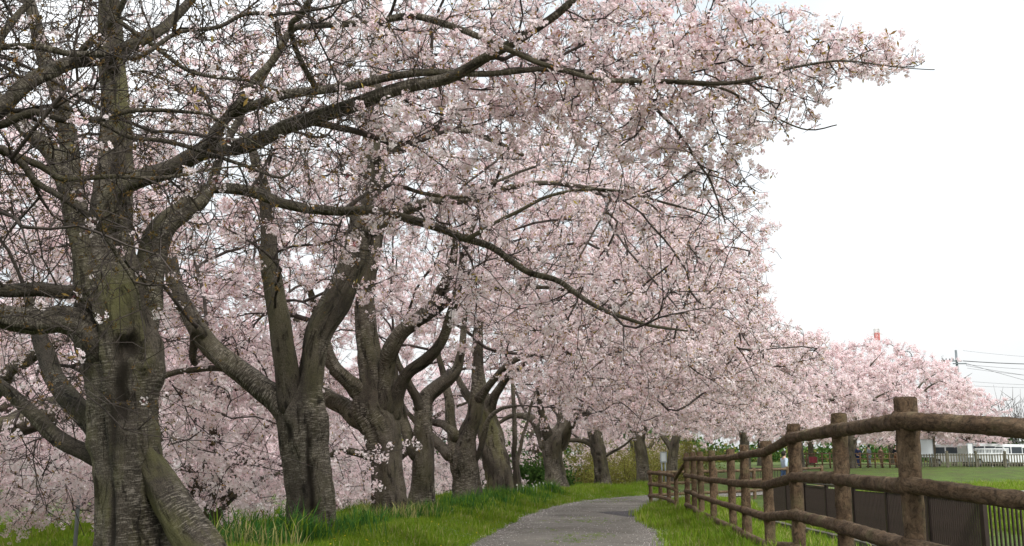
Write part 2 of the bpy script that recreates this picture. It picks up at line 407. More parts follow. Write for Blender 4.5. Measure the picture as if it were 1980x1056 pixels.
def blossom_cluster(name, seed, nfl, Rc, fr, petals=5, leaves=1, calyx=True, openness=1.0):
    r = random.Random(seed); V, F, mi = [], [], []
    for k in range(nfl):
        d = Vector((r.gauss(0, 1), r.gauss(0, 1), r.gauss(0, 1))).normalized()
        c = d * Rc * r.uniform(.55, 1.1); n = (d + Vector((r.gauss(0, .35), r.gauss(0, .35), r.gauss(-.1, .35)))).normalized()
        u = n.cross(Vector((.3, .5, .8))).normalized(); v = n.cross(u); a0 = r.uniform(0, 6.28); f = fr * r.uniform(.8, 1.15) * openness
        for p in range(petals):
            a = a0 + p * 2 * math.pi / petals; wd = math.pi / petals * 1.02
            e = lambda an, rr, hh: c + (u * math.cos(an) + v * math.sin(an)) * rr + n * hh
            b0 = len(V); V += [e(a, f * .08, 0), e(a - wd, f * .72, f * .22), e(a, f * 1.05, f * .34), e(a + wd, f * .72, f * .22)]
            F.append((b0, b0 + 1, b0 + 2, b0 + 3)); mi.append(0)
        if calyx:
            b0 = len(V)
            for q in range(3): V.append(c + (u * math.cos(a0 + q * 2.09) + v * math.sin(a0 + q * 2.09)) * f * .27 + n * f * .14)
            F.append((b0, b0 + 1, b0 + 2)); mi.append(1)
            b0 = len(V); V += [c * .1, c * .1 + u * .0022, c - n * .004]; F.append((b0, b0 + 1, b0 + 2)); mi.append(1)
    for k in range(leaves):
        d = Vector((r.gauss(0, 1), r.gauss(0, 1), r.gauss(.3, 1))).normalized(); s = d.cross(Vector((.2, .9, .1))).normalized()
        l = Rc * r.uniform(1.0, 1.5); b0 = len(V); V += [d * Rc * .3, d * l * .75 + s * l * .16, d * l * 1.15, d * l * .75 - s * l * .13]
        F.append((b0, b0 + 1, b0 + 2, b0 + 3)); mi.append(2)
    return src(name, V, F, mi, [M['petal'], M['calyx'], M['bronze_leaf']])
near_src = [blossom_cluster('blossom_cluster', 10 + k, 11 + k % 3 * 3, .050, .0168, 5, 1 + k % 2) for k in range(5)]
near_src.append(blossom_cluster('blossom_cluster', 31, 5, .035, .017, 5, 2))
far_src = [blossom_cluster('blossom_cluster', 50 + k, 13, .10, .037, 4, k % 2, calyx=(k % 2 == 0)) for k in range(4)]
def bud_cluster(name, seed):
    r = random.Random(seed); V, F, mi = [], [], []
    for k in range(5):
        d = Vector((r.gauss(0, 1), r.gauss(0, 1), r.gauss(.6, 1))).normalized(); s = d.cross(Vector((.2, .9, .1))).normalized(); s2 = d.cross(s)
        l = r.uniform(.018, .034); b0 = len(V); V += [d * .003, d * l * .6 + s * l * .22, d * l, d * l * .6 - s * l * .22, d * l * .6 + s2 * l * .22, d * l * .6 - s2 * l * .22]
        F += [(b0, b0 + 1, b0 + 2, b0 + 3), (b0, b0 + 4, b0 + 2, b0 + 5)]; mi += [0, 0]
    return src(name, V, F, mi, [M['bud']])
bud_src = [bud_cluster('bud_cluster', k) for k in range(3)]
GN_NEAR = scatter_group('near_blossoms', near_src); GN_FAR = scatter_group('far_blossoms', far_src); GN_BUD = scatter_group('buds', bud_src)

# ------------------------------------------------------------------ tree skeletons
class Skel:
    def __init__(s, cap=60000):
        s.P = np.zeros((cap, 3)); s.par = np.full(cap, -1); s.L = np.zeros(cap); s.r = np.zeros(cap); s.fix = np.zeros(cap, bool)
        s.D = np.zeros((cap, 3)); s.ok = np.ones(cap, bool); s.n = 0; s.chains = []; s.lv = np.zeros(cap, int)
    def add(s, pts, parent, rad=None, ok=True, lv=0):
        i0 = s.n; k = len(pts); s.P[i0:i0 + k] = pts; par = np.arange(i0 - 1, i0 + k - 1); par[0] = parent; s.par[i0:i0 + k] = par
        prev = s.P[par[0]] if parent >= 0 else pts[0] - (pts[1] - pts[0])
        seg = np.diff(np.vstack([prev, pts]), axis=0); ln = np.linalg.norm(seg, axis=1); s.D[i0:i0 + k] = seg / np.maximum(ln, 1e-6)[:, None]
        s.L[i0:i0 + k] = (s.L[parent] if parent >= 0 else 0) + np.cumsum(ln); s.ok[i0:i0 + k] = ok; s.lv[i0:i0 + k] = lv
        if rad is not None: s.r[i0:i0 + k] = rad; s.fix[i0:i0 + k] = True
        s.n += k; ch = ([parent] if parent >= 0 else []) + list(range(i0, i0 + k))
        if rad is None: s.chains.append(ch)
        return i0
    def attach(s, t, step, alpha, rng, maxd=9, droop=.15, lv=1, maxr=None):
        n = s.n; d = np.linalg.norm(s.P[:n] - t, axis=1)
        cost = d + alpha * s.L[:n] + np.where(s.ok[:n], 0, 1e6)
        # prefer leaving forwards, not backwards
        cosv = np.einsum('ij,ij->i', s.D[:n], t - s.P[:n]) / np.maximum(d, 1e-6)
        cost = cost + d * .45 * (1 - cosv)
        j = int(np.argmin(cost)); dist = d[j]
        if dist < step * .8 or dist > maxd: return
        p0 = s.P[j]; m = max(2, int(round(dist / step))); u = np.linspace(0, 1, m + 1)[1:, None]
        dirn = (t - p0) / dist; m0 = (s.D[j] * .55 + dirn * .6) * dist; m1 = (dirn + np.array((0, 0, -droop * 2))) * dist
        h00 = 2 * u ** 3 - 3 * u ** 2 + 1; h10 = u ** 3 - 2 * u ** 2 + u; h01 = -2 * u ** 3 + 3 * u ** 2; h11 = u ** 3 - u ** 2
        q = h00 * p0 + h10 * m0 + h01 * t + h11 * m1
        wob = rng.normal(0, step * .13, (m, 3)); q = q + np.cumsum(wob, axis=0) * (np.linspace(1, .4, m)[:, None]) * .8
        s.add(q, j, None, True, lv)
    def radii(s, tip, p=2.25):
        n = s.n; acc = np.zeros(n)
        r = s.r
        for i in range(n - 1, -1, -1):
            if not s.fix[i]: r[i] = max(tip, acc[i] ** (1 / p)) if acc[i] > 0 else tip
            pa = s.par[i]
            if pa >= 0: acc[pa] += r[i] ** p
        for i in range(n):
            pa = s.par[i]
            if pa >= 0 and not s.fix[i] and r[i] > .72 * r[pa] and s.fix[pa]: r[i] = .72 * r[pa]
            elif pa >= 0 and not s.fix[i] and r[i] > r[pa]: r[i] = r[pa]

def tubes(P, R_, starts, sides):
    """chains given back to back; starts marks each chain's first node. Returns V, F"""
    n = len(P); nxt = np.ones(n, bool); nxt[-1] = False; nxt[:-1] = ~starts[1:]
    seg = np.zeros((n, 3)); seg[:-1] = P[1:] - P[:-1]
    fwd = np.where(nxt[:, None], seg, 0); back = np.zeros((n, 3)); back[1:] = np.where(nxt[:-1, None], seg[:-1], 0)
    T = fwd + back; T /= np.maximum(np.linalg.norm(T, axis=1), 1e-9)[:, None]
    ids = np.cumsum(starts) - 1; T0 = T[np.nonzero(starts)[0]][ids]
    ref = np.where(np.abs(T0[:, 2:3]) > .75, np.array([[1., .15, 0]]), np.array([[.1, 0, 1.]]))
    U = np.cross(T, ref); U /= np.maximum(np.linalg.norm(U, axis=1), 1e-9)[:, None]; Vv = np.cross(T, U)
    a = np.arange(sides) * 2 * np.pi / sides
    V = P[:, None, :] + R_[:, None, None] * (U[:, None, :] * np.cos(a)[None, :, None] + Vv[:, None, :] * np.sin(a)[None, :, None])
    i = np.nonzero(nxt)[0]; k = np.arange(sides); k2 = (k + 1) % sides
    F = np.stack([i[:, None] * sides + k, i[:, None] * sides + k2, (i[:, None] + 1) * sides + k2, (i[:, None] + 1) * sides + k], -1).reshape(-1, 4)
    return V.reshape(-1, 3), F
def limb_mesh(name, pts, rad, sides=20, rough=.06, seed=0, flare=0, lobes=0, step=None, ground=None, knots=()):
    """bark covered limb: rings along a curve, its radius uneven; flare widens the foot into roots"""
    P = np.asarray(pts); Rr = np.asarray(rad); n = len(P)
    T = np.gradient(P, axis=0); T /= np.linalg.norm(T, axis=1)[:, None]
    U = np.zeros_like(P); u = np.cross(T[0], (0.9, .1, .2) if abs(T[0][2]) > .6 else (0, .1, 1)); u /= np.linalg.norm(u)
    for i in range(n):
        u = u - T[i] * (u @ T[i]); u /= np.linalg.norm(u); U[i] = u
    Vv = np.cross(T, U); s = np.concatenate([[0], np.cumsum(np.linalg.norm(np.diff(P, axis=0), axis=1))])
    a = np.arange(sides) * 2 * np.pi / sides
    ca, sa = np.cos(a), np.sin(a)
    off = seed * 7.31
    disp = np.zeros((n, sides))
    for i in range(n):
        for k in range(sides):
            q = Vector((ca[k] * 1.3 + off, sa[k] * 1.3, s[i] * .55 / max(Rr[i] * 3, .08) ** .5))
            f = Vector((ca[k] * 3.2 + off, sa[k] * 3.2, s[i] * 2.2))
            g = Vector((ca[k] * 8 + off, sa[k] * 8, s[i] * 6))
            disp[i, k] = rough * 1.6 * mnoise.noise(q) + rough * 1.0 * mnoise.noise(f) + rough * .45 * mnoise.noise(g)
    if lobes:
        tw = .55 * s[:, None] + seed
        rid = np.abs(np.sin(a[None, :] * 2.5 + tw + .7 * np.sin(s[:, None] * .9 + seed))) ** .7
        disp += lobes * (rid - .6)
    if flare:
        fl = np.exp(-s / .35)[:, None]; disp += flare * fl * (.55 + .6 * np.cos(a[None, :] * 5 + seed * 2) + .25 * np.cos(a[None, :] * 3 + seed))
    rr = Rr[:, None] * (1 + disp); kn = np.zeros_like(rr)
    for (sk, ak, w_, dep) in knots:                                    # hollows and burls
        dA = np.angle(np.exp(1j * (a[None, :] - ak))) * Rr[:, None]; dS = s[:, None] - sk
        wb = np.array([[.38 * mnoise.noise(Vector((ca[k] * 4 + off + sk, sa[k] * 4, s[i] * 4.5))) for k in range(sides)] for i in range(n)])
        d2 = np.sqrt((dA / w_[0]) ** 2 + (dS / w_[1]) ** 2) * (1 + wb) + wb * .6
        rr = rr + dep * np.exp(-d2 ** 2 * 1.2) - .22 * dep * np.exp(-((d2 - 1.35) ** 2) * 4) * (1 if dep < 0 else 0)
        if dep < 0:
            edge = np.array([[.55 * mnoise.noise(Vector((ca[k] * 5 + off, sa[k] * 5, s[i] * 5))) for k in range(sides)] for i in range(n)])
            kn = np.maximum(kn, 1 - sstep(.55, 1.25, d2 + edge))
    V = P[:, None, :] + rr[..., None] * (U[:, None, :] * ca[None, :, None] + Vv[:, None, :] * sa[None, :, None])
    bk = np.stack([rr * ca + off, rr * sa, np.repeat(s[:, None], sides, 1)], -1)
    V = np.concatenate([V.reshape(-1, 3), P[-1:] + T[-1:] * Rr[-1]]); bk = np.concatenate([bk.reshape(-1, 3), bk[-1, :1]])
    i = np.arange(n - 1)[:, None]; k = np.arange(sides)[None]; k2 = (k + 1) % sides
    F = np.stack([i * sides + k, i * sides + k2, (i + 1) * sides + k2, (i + 1) * sides + k], -1).reshape(-1, 4)
    k = np.arange(sides); Ft = np.stack([(n - 1) * sides + k, (n - 1) * sides + (k + 1) % sides, np.full(sides, n * sides)], -1)
    return np_mesh(name, V, [F, Ft], True, None, {'bk': bk, 'rot_wood': np.append(kn.ravel(), 0.0)})
def smooth_line(pts, rad, step, rng, wob=.02):
    q = np.concatenate([np.asarray(pts, float), np.asarray(rad, float)[:, None]], 1); c = catmull(q, step)
    s = np.arange(len(c)) * step; o = rng.uniform(0, 100)
    for k in range(3):
        c[:, k] += wob * np.array([mnoise.noise(Vector((x * 1.6 + o, k * 9.0, 0))) for x in s]) * np.minimum(1, s / .5)
    c[:, 3] = np.maximum(c[:, 3], .004)
    return c[:, :3], c[:, 3]

TRI = [0]
def make_tree(label, base, limbs, rng, crown, n1=60, n2=400, n3=1600, tip=.0035, twigs=1.0, nbl=14000, bloom=None, near=True, step=.22,
              bark='bark', trunk_sides=40, group='cherry trees along the path', extra=None, flare=.35, lobes=.1, bl_scale=1.0, buds=0, knots=(), limb_parts=True, split_twig_sides=3, clump=.33, hull=None, lv_bloom=.012, roots=()):
    """base: foot of the tree (world). limbs: [(points, radii)], the first is the trunk. crown: function n -> (n,3) target points"""
    root = empty('cherry_tree', base); tag(root, label, 'tree', group); b0 = np.asarray(base, float)
    sk = Skel(); first = True
    for li, (pts, rad) in enumerate(limbs):
        P, r_ = smooth_line(pts, rad, (.045 if li == 0 else .07) if near else .16, rng, .035 if li else .02)
        if li == 0:
            me = limb_mesh('trunk', P - b0, r_, trunk_sides, .12, rng.uniform(0, 9), flare, lobes, knots=knots)
            link('trunk', me, M[bark], root)
        else:
            dj = np.linalg.norm(sk.P[:sk.n] - P[0], axis=1); j = int(np.argmin(dj)); rt = sk.r[j]
            if dj[j] > .25 * rt + .03:
                dz = min(.6 * dj[j], .3); dj = np.linalg.norm(sk.P[:sk.n] - (P[0] - np.array((0, 0, dz))), axis=1); j = int(np.argmin(dj)); rt = sk.r[j]
                P, r_ = smooth_line(np.vstack([sk.P[j], pts]), [r_[0]] + list(rad), .07 if near else .16, rng, .03)
            ss = np.concatenate([[0], np.cumsum(np.linalg.norm(np.diff(P, axis=0), axis=1))])
            fl = 1 + .22 * np.exp(-((ss - rt) / max(.16, rt * .5)) ** 2) - .4 * np.exp(-ss / (.4 * rt + .02))
            me = limb_mesh('limb', P - b0, r_ * fl, 20 if near and r_[0] > .06 else 12, .07, rng.uniform(0, 9), 0, .05 if r_[0] > .09 else 0)
            link('limb', me, M['bark'], root)
        TRI[0] += len(me.polygons) * 2
        keep = np.arange(0, len(P), (5 if li == 0 else 3) if near else 2)
        if keep[-1] != len(P) - 1: keep = np.append(keep, len(P) - 1)
        if li == 0: i0 = sk.add(P[keep], -1, r_[keep], ok=False); sk.ok[i0 + int(len(keep) * .8):sk.n] = True
        else:
            i0 = sk.add(P[keep], j, r_[keep]); sk.ok[i0:i0 + max(1, int(len(keep) * .12))] = False
    for (pts, rad) in roots:
        P, r_ = smooth_line(pts, rad, .05, rng, .02); me = limb_mesh('root', P - b0, r_, 32, .11, rng.uniform(0, 9), 0, .14); link('root', me, M[bark], root)
    def stage(T, stp, alpha, maxd, droop, lv):
        n = sk.n; sub = sk.P[:n][sk.ok[:n]]
        dd = np.array([np.min(np.sum((sub - t) ** 2, axis=1)) for t in T]); T = T[np.argsort(dd)]
        for t in T: sk.attach(t, stp, alpha, rng, maxd, droop, lv)
    stage(crown(n1), step * 1.25, .12, 9, .12, 1)
    t2 = crown(n2)
    if extra is not None: t2 = np.concatenate([t2, extra(n2)])
    stage(t2, step, .05, 5, .12, 2)
    n = sk.n; cand = np.nonzero(sk.lv[:n] > 0)[0]
    if extra is not None: cand = np.concatenate([cand, np.nonzero((sk.r[:n] < .06) & sk.fix[:n] & (sk.L[:n] > 2.5))[0]])
    pick = rng.choice(cand, n3); t3 = sk.P[pick] + rng.normal(0, 1, (n3, 3)) * np.array((.42, .42, .30)) + np.array((0, 0, .05))
    if hull is not None: t3 = t3[hull(t3)]
    stage(t3, step * .7, .02, 1.6, .05, 3)
    # one more order of thin twigs, all at once
    n = sk.n; cand = np.nonzero(sk.lv[:n] >= 2)[0]; nt_ = int(len(cand) * twigs)
    pick = rng.choice(cand, nt_); D = sk.D[pick] * .8 + rng.normal(0, .62, (nt_, 3)) + np.array((0, 0, .12)); D /= np.linalg.norm(D, axis=1)[:, None]
    ln = rng.uniform(.08, .30, nt_) * (1.0 if near else 1.5); p0 = sk.P[pick]
    b1 = rng.normal(0, .16, (nt_, 3)); p1 = p0 + (D + b1) * ln[:, None] * .5; p2 = p0 + (D - b1 * .4 + np.array((0, 0, .06))) * ln[:, None]
    if hull is not None: hk = hull(p2); p0, p1, p2 = p0[hk], p1[hk], p2[hk]; nt_ = len(p0)
    sk.radii(tip)
    # meshes of the branchwork
    groups = {}
    for ch in sk.chains:
        rm = sk.r[ch[1]] if len(ch) > 1 else sk.r[ch[0]]
        key = (10 if rm > .035 else 6 if rm > .012 else split_twig_sides) if near else (6 if rm > .03 else 3)
        groups.setdefault(key, []).append(ch)
    Vs, Fs, nv = [], [], 0
    for sides, chs in groups.items():
        idx = np.concatenate([np.array(c) for c in chs]); starts = np.zeros(len(idx), bool); lens = np.array([len(c) for c in chs]); st = np.concatenate([[0], np.cumsum(lens)[:-1]]); starts[st] = True
        rr = sk.r[idx].copy(); rr[st] = np.minimum(rr[st], rr[st + 1] * 1.35)
        V, F = tubes(sk.P[idx] - b0, rr, starts, sides); Vs.append(V); Fs.append(F + nv); nv += len(V)
    idxP = np.stack([p0, p1, p2], 1).reshape(-1, 3); starts = np.zeros(len(idxP), bool); starts[::3] = True
    rr = np.tile(np.array((tip * 1.0, tip * .85, tip * .5)), nt_)
    V, F = tubes(idxP - b0, rr, starts, 3); Vs.append(V); Fs.append(F + nv)
    V = np.concatenate(Vs); F = np.concatenate(Fs); TRI[0] += 2 * len(F)
    link('branchwork', np_mesh('branchwork', V, F), M['twig'], root, kind='stuff')
    # blossoms along the thin wood
    n = sk.n; thin = np.nonzero((sk.r[:n] < lv_bloom) & (sk.lv[:n] > 0))[0]
    cand = np.concatenate([sk.P[thin], p0[::3] * .5 + p1[::3] * .5, p1, p2, p2 * .5 + p1 * .5])
    if hull is not None: cand = cand[hull(cand)]
    if bloom is not None: keep = rng.random(len(cand)) < bloom(cand); bare = cand[~keep]; cand = cand[keep]
    else: bare = cand[:0]
    if len(cand):
        cand = cand[rng.random(len(cand)) < clump]
        if near:
            FP = sk.P[:sk.n][sk.fix[:sk.n] & (sk.r[:sk.n] > .02)]; FR = sk.r[:sk.n][sk.fix[:sk.n] & (sk.r[:sk.n] > .02)]
            okc = np.concatenate([np.min(np.linalg.norm(c_[:, None] - FP[None], axis=2) - FR[None], axis=1) > .13 for c_ in np.array_split(cand, 12)]); cand = cand[okc]
        pk = cand[rng.integers(0, len(cand), nbl)] if nbl > len(cand) else cand[rng.permutation(len(cand))[:nbl]]
        pk = pk + rng.normal(0, .045 if near else .10, pk.shape)
        scl = rng.uniform(.75, 1.3, len(pk)) * bl_scale; rot = rng.uniform(0, 6.283, pk.shape); src_n = len(near_src) if near else len(far_src)
        scatter('crown', points_mesh('crown', pk - b0, rot, scl, rng.integers(0, src_n, len(pk))), GN_NEAR if near else GN_FAR, root)
    if buds and len(bare):
        pk = bare[rng.integers(0, len(bare), buds)]; pk = pk + rng.normal(0, .004, pk.shape)
        scatter('bud_clusters', points_mesh('bud_clusters', pk - b0, rng.uniform(0, 6.283, pk.shape), rng.uniform(.6, 1.2, len(pk)), rng.integers(0, 3, len(pk))), GN_BUD, root)
    return root
def dome(cx, cy, cz, rx, ry, rz_, rng, zmin=2.0, inner=.45, sag=0.0, cut=None):
    def f(n):
        o_ = []; 
        while len(o_) < n:
            d = rng.normal(0, 1, 3); d /= np.linalg.norm(d); k = rng.uniform(inner, 1) ** .6
            p = np.array((cx + d[0] * rx * k, cy + d[1] * ry * k, cz + d[2] * rz_ * k))
            q = math.hypot(d[0], d[1]) * k; p[2] -= sag * q * q
            if p[2] < zmin + .8 * rng.random(): continue
            if cut is not None and not cut(p): continue
            o_.append(p)
        return np.array(o_)
    return f
def lim(d0, d1, pts):
    """limb traced in the photograph: (px, py, width px), the distance going from d0 to d1"""
    n = len(pts); P, r_ = [], []
    for k, (x, y, w_) in enumerate(pts):
        d = d0 + (d1 - d0) * k / max(1, n - 1); P.append(W(x, y, d)); r_.append(RW(w_, y, d))
    return np.array(P), r_
def pxcut(xmax_at):
    """keep crown points whose pixel stays left of the silhouette seen in the photograph"""
    ys = [p[0] for p in xmax_at]; xs = [p[1] for p in xmax_at]
    def c(p):
        x, y, d = pix(p[None]); 
        return d[0] > .5 and x[0] < np.interp(y[0], ys, xs)
    return c

SIL = pxcut([(-400, 1300), (200, 1370), (300, 1360), (350, 1420), (420, 1480), (455, 1535), (480, 1535), (520, 1480), (600, 1475), (640, 1530), (660, 1570), (800, 1700), (900, 1700)])
def clear(p):
    # the hollow under the crowns, round the trunks and forks
    p = np.atleast_2d(p); rx = np.interp(p[:, 1], [10, 16, 21, 24, 28, 33, 39, 43, 48, 54], [-4.1, -3.1, -2.5, -2.1, -1.2, -.4, 1.7, 3.9, 6.3, 8.9])
    zn = np.interp(p[:, 1], [10, 16, 24, 30, 40, 55], [3.6, 4.0, 4.3, 4.0, 3.6, 3.4])
    return (np.abs(p[:, 0] - rx - .2) < 2.3) & (p[:, 2] < zn)
def SILC(p): return SIL(p) and not clear(p)[0]
def NOSIL(p): return not clear(p)[0]
def row_bloom(p): return np.where(clear(p), .04, 1.0) * np.where(pix(p)[1] < -120, .45, 1.0)
def foot(px, py, d):
    p = W(px, py, d); return (p[0], p[1], h1(p[0], p[1]) - .05)
def along(P_list, n, rng, sig, lo=0, hi=1):
    A = np.concatenate([catmull(P, .15)[int(len(catmull(P, .15)) * lo):] for P in P_list])
    return A[rng.integers(0, len(A), n)] + rng.normal(0, 1, (n, 3)) * np.array(sig)
def ramp_px(x0, x1):
    def f(p):
        x, y, d = pix(p); return sstep(x0, x1, x + .12 * (300 - y) * 0)
    return f
TREES = []
# --- T1: the big trunk beside the camera's path
rng = np.random.default_rng(1)
D1 = 10.8
b = foot(262, 1100, D1); base = (W(262, 1100, D1)[0], D1, b[2])
T1 = [
 (np.array([(base[0], D1, base[2] - .1), W(256, 1010, D1), W(250, 900, D1), W(240, 800, D1), W(238, 700, D1), W(228, 620, D1), W(214, 540, D1), W(212, 450, D1), W(218, 360, D1), W(224, 250, D1), W(216, 120, D1), W(212, 0, D1), W(205, -120, D1 - .1), W(215, -260, D1 - .3)]),
  [RW(w_ * .92, 700, D1) for w_ in (150, 126, 122, 126, 142, 140, 124, 88, 74, 62, 54, 46, 36, 20)]),
 lim(10.7, 8.9, [(214, 440, 50.3), (222, 372, 40.8), (262, 348, 36.7), (330, 326, 34), (400, 292, 34), (490, 275, 31.3), (560, 245, 29.9), (640, 216, 28.6), (720, 190, 27.2), (790, 168, 25.8), (870, 148, 23.1), (940, 112, 20.4), (1000, 78, 18.4), (1060, 38, 15.6), (1110, 0, 13.6), (1190, -60, 8.16)]),
 lim(9.9, 9.0, [(405, 292, 25.2), (430, 236, 17.8), (470, 208, 19.2), (540, 186, 18.5), (590, 180, 17.8), (680, 165, 16.3), (760, 148, 14.8), (850, 140, 13.3), (940, 144, 11.8), (1040, 132, 11.1), (1120, 140, 10.4), (1200, 152, 8.88), (1290, 158, 6.66), (1400, 175, 5.18), (1480, 215, 3.7), (1560, 252, 2.96), (1618, 243, 2.22)]),
 lim(9.8, 8.4, [(400, 290, 22.2), (430, 235, 17.8), (475, 185, 16.3), (525, 120, 14.8), (560, 62, 13.3), (600, 50, 12.6), (700, 45, 13.3), (780, 32, 13.3), (830, 36, 13.3), (900, 60, 12.6), (960, 90, 11.8), (1010, 106, 11.1), (1060, 125, 10.4), (1130, 148, 9.62), (1200, 156, 9.62), (1300, 158, 8.88), (1400, 160, 8.14), (1480, 148, 6.66), (1530, 130, 5.18), (1600, 121, 4.44), (1660, 122, 3.33), (1730, 128, 2.22), (1805, 133, 1.48)]),
 lim(8.9, 8.4, [(560, 62, 11.2), (580, 30, 12.8), (610, -20, 11.2), (650, -120, 6.4)]),
 lim(10.9, 12.6, [(268, 640, 63), (282, 540, 50.4), (296, 470, 45), (318, 432, 41.4), (352, 400, 30.6), (392, 368, 21.6), (480, 369, 21.6), (545, 392, 20.7), (600, 405, 19.8), (660, 409, 18), (725, 410, 17.1), (800, 424, 16.2), (850, 442, 15.3), (900, 463, 14.4), (950, 477, 13.5), (985, 502, 12.6), (1025, 528, 11.7), (1080, 545, 10.8), (1125, 573, 9.9), (1175, 603, 8.1), (1250, 628, 6.3), (1330, 640, 3.6)]),
 lim(10.6, 10.0, [(180, 560, 58.8), (150, 450, 37), (132, 370, 35.3), (102, 298, 33.6), (55, 255, 26.9), (20, 215, 23.5), (-60, 130, 15.1), (-150, 60, 8.4)]),
 lim(10.8, 11.6, [(170, 530, 50.4), (152, 430, 38.6), (134, 300, 35.3), (116, 200, 30.2), (88, 110, 26.9), (62, 30, 23.5), (50, -80, 16.8), (60, -200, 10.1)]),
 lim(10.9, 11.5, [(290, 600, 42), (300, 520, 37), (318, 450, 33.6), (345, 418, 30.2), (385, 395, 25.2), (410, 360, 18.5), (430, 290, 15.1), (480, 200, 11.8), (540, 100, 8.4)]),
 lim(10.7, 10.5, [(195, 560, 41.8), (140, 563, 28.5), (80, 560, 26.6), (0, 561, 25.6), (-90, 540, 19), (-200, 520, 11.4)]),
 lim(10.7, 10.2, [(205, 690, 73.6), (165, 640, 60.7), (120, 617, 53.4), (60, 620, 49.7), (0, 612, 46), (-80, 590, 33.1), (-200, 560, 16.6)]),
 lim(10.9, 12.4, [(215, 880, 57), (184, 826, 43.7), (138, 776, 41.8), (104, 728, 38), (84, 676, 32.3), (72, 630, 24.7), (50, 560, 15.2)]),
 lim(10.8, 11.2, [(235, 905, 47.5), (197, 889, 32.3), (141, 865, 31.3), (94, 832, 30.4), (61, 799, 26.6), (16, 757, 24.7), (-40, 720, 17.1), (-120, 700, 9.5)]),
 lim(9.9, 9.2, [(1220, 160, 9.9), (1252, 196, 7.2), (1290, 232, 6.3), (1322, 270, 5.4), (1352, 318, 4.95), (1372, 345, 4.5), (1384, 380, 3.6), (1400, 430, 2.7)]),
 lim(10.5, 9.6, [(212, 112, 20.8), (160, 100, 14.5), (200, 60, 13.6), (235, 15, 12), (250, -60, 8)]),
 lim(11.8, 12.9, [(660, 409, 10.8), (700, 380, 8.1), (760, 360, 8.1), (830, 375, 7.2), (900, 380, 6.3), (960, 350, 5.4), (1040, 320, 4.5)]),
 lim(11.9, 12.6, [(900, 463, 9.9), (960, 430, 7.2), (1000, 410, 7.2), (1060, 380, 6.3), (1130, 366, 6.3), (1200, 371, 5.4), (1300, 396, 4.5), (1380, 420, 2.7)]),
]
T1x = [T1[k][0] for k in (1, 2, 3, 13)]
def t1_extra(n):
    a = along([T1[1][0], T1[2][0]], int(n * .7), rng, (.9, .55, .5), .4) + np.array((0, .75, .28)); c = along([T1[3][0]], int(n * .9), rng, (.30, .26, .24), .5); c[:, 2] += .24; c[:, 1] += .42; e = along([T1[13][0]], n // 9, rng, (.35, .4, .3), .2)
    q = np.concatenate([a, c, e]); x, y, d = pix(q)
    return q[(x < np.interp(y, [-300, 20, 90, 135, 160, 240, 270, 360, 430], [1400, 1470, 1700, 1785, 1600, 1600, 1470, 1500, 1480])) & (d > 5)]
def t1_crown(n):
    a = dome(-4.2, 10.4, 6.3, 4.6, 3.6, 3.0, rng, 4.2)(int(n * .5)); c = along([t[0] for t in T1[6:13]] + [T1[5][0]], n - len(a), rng, (.8, .9, .6), .35); return np.concatenate([a, c])
def hull1(p):
    x, y, d = pix(p); return (x < np.interp(y, [-400, 0, 30, 75, 100, 140, 150, 185, 240, 255, 272, 300, 340, 400, 440, 520], [1300, 1470, 1640, 1740, 1785, 1812, 1640, 1590, 1600, 1590, 1500, 1400, 1500, 1520, 1470, 1400]) - 400 * (y > 650)) & ((x < 420) | (p[:, 2] > 3.0)) | (d < 1)
def hull_row(p):
    x, y, d = pix(p); return (x < 45 + np.interp(y, [-400, 200, 300, 350, 420, 455, 480, 520, 600, 640, 660, 800, 900], [1300, 1370, 1360, 1400, 1470, 1520, 1515, 1450, 1450, 1520, 1590, 1700, 1700])) | (d < 1)
def bloom1(p):
    x, y, d = pix(p); k = .02 + .98 * sstep(560, 820, x); k = k * np.where((y > 330), .3, 1.0); k = np.maximum(k, .30 * (x < 640) * (y < 420) * (p[:, 1] > 10.6)); return k * np.where(y < -120, .4, 1.0)
make_tree('huge mossy old cherry trunk with hollows, thickest of the row beside the path', base, T1, rng, t1_crown, 110, 480, 3300, .004, 1.3, 5600, bloom1,
          bark='bark_mossy', trunk_sides=72, extra=t1_extra, hull=hull1, flare=.28, lobes=.13, buds=2600, group=None,
          knots=[(2.5, 3.6, (.14, .11), -.17), (2.05, 3.35, (.085, .36), -.11), (2.75, 2.35, (.12, .45), -.12), (3.3, 2.2, (.14, .3), -.10), (2.3, 4.5, (.16, .25), .09), (1.75, 3.05, (.06, .3), -.05), (.9, 3.5, (.1, .2), .06), (1.6, 2.0, (.1, .16), .07), (.5, 2.8, (.05, .5), -.05)],
          roots=[lim(10.8, 10.3, [(272, 860, 40), (300, 915, 56), (328, 965, 66), (358, 1015, 74), (392, 1068, 82), (430, 1130, 80)])])

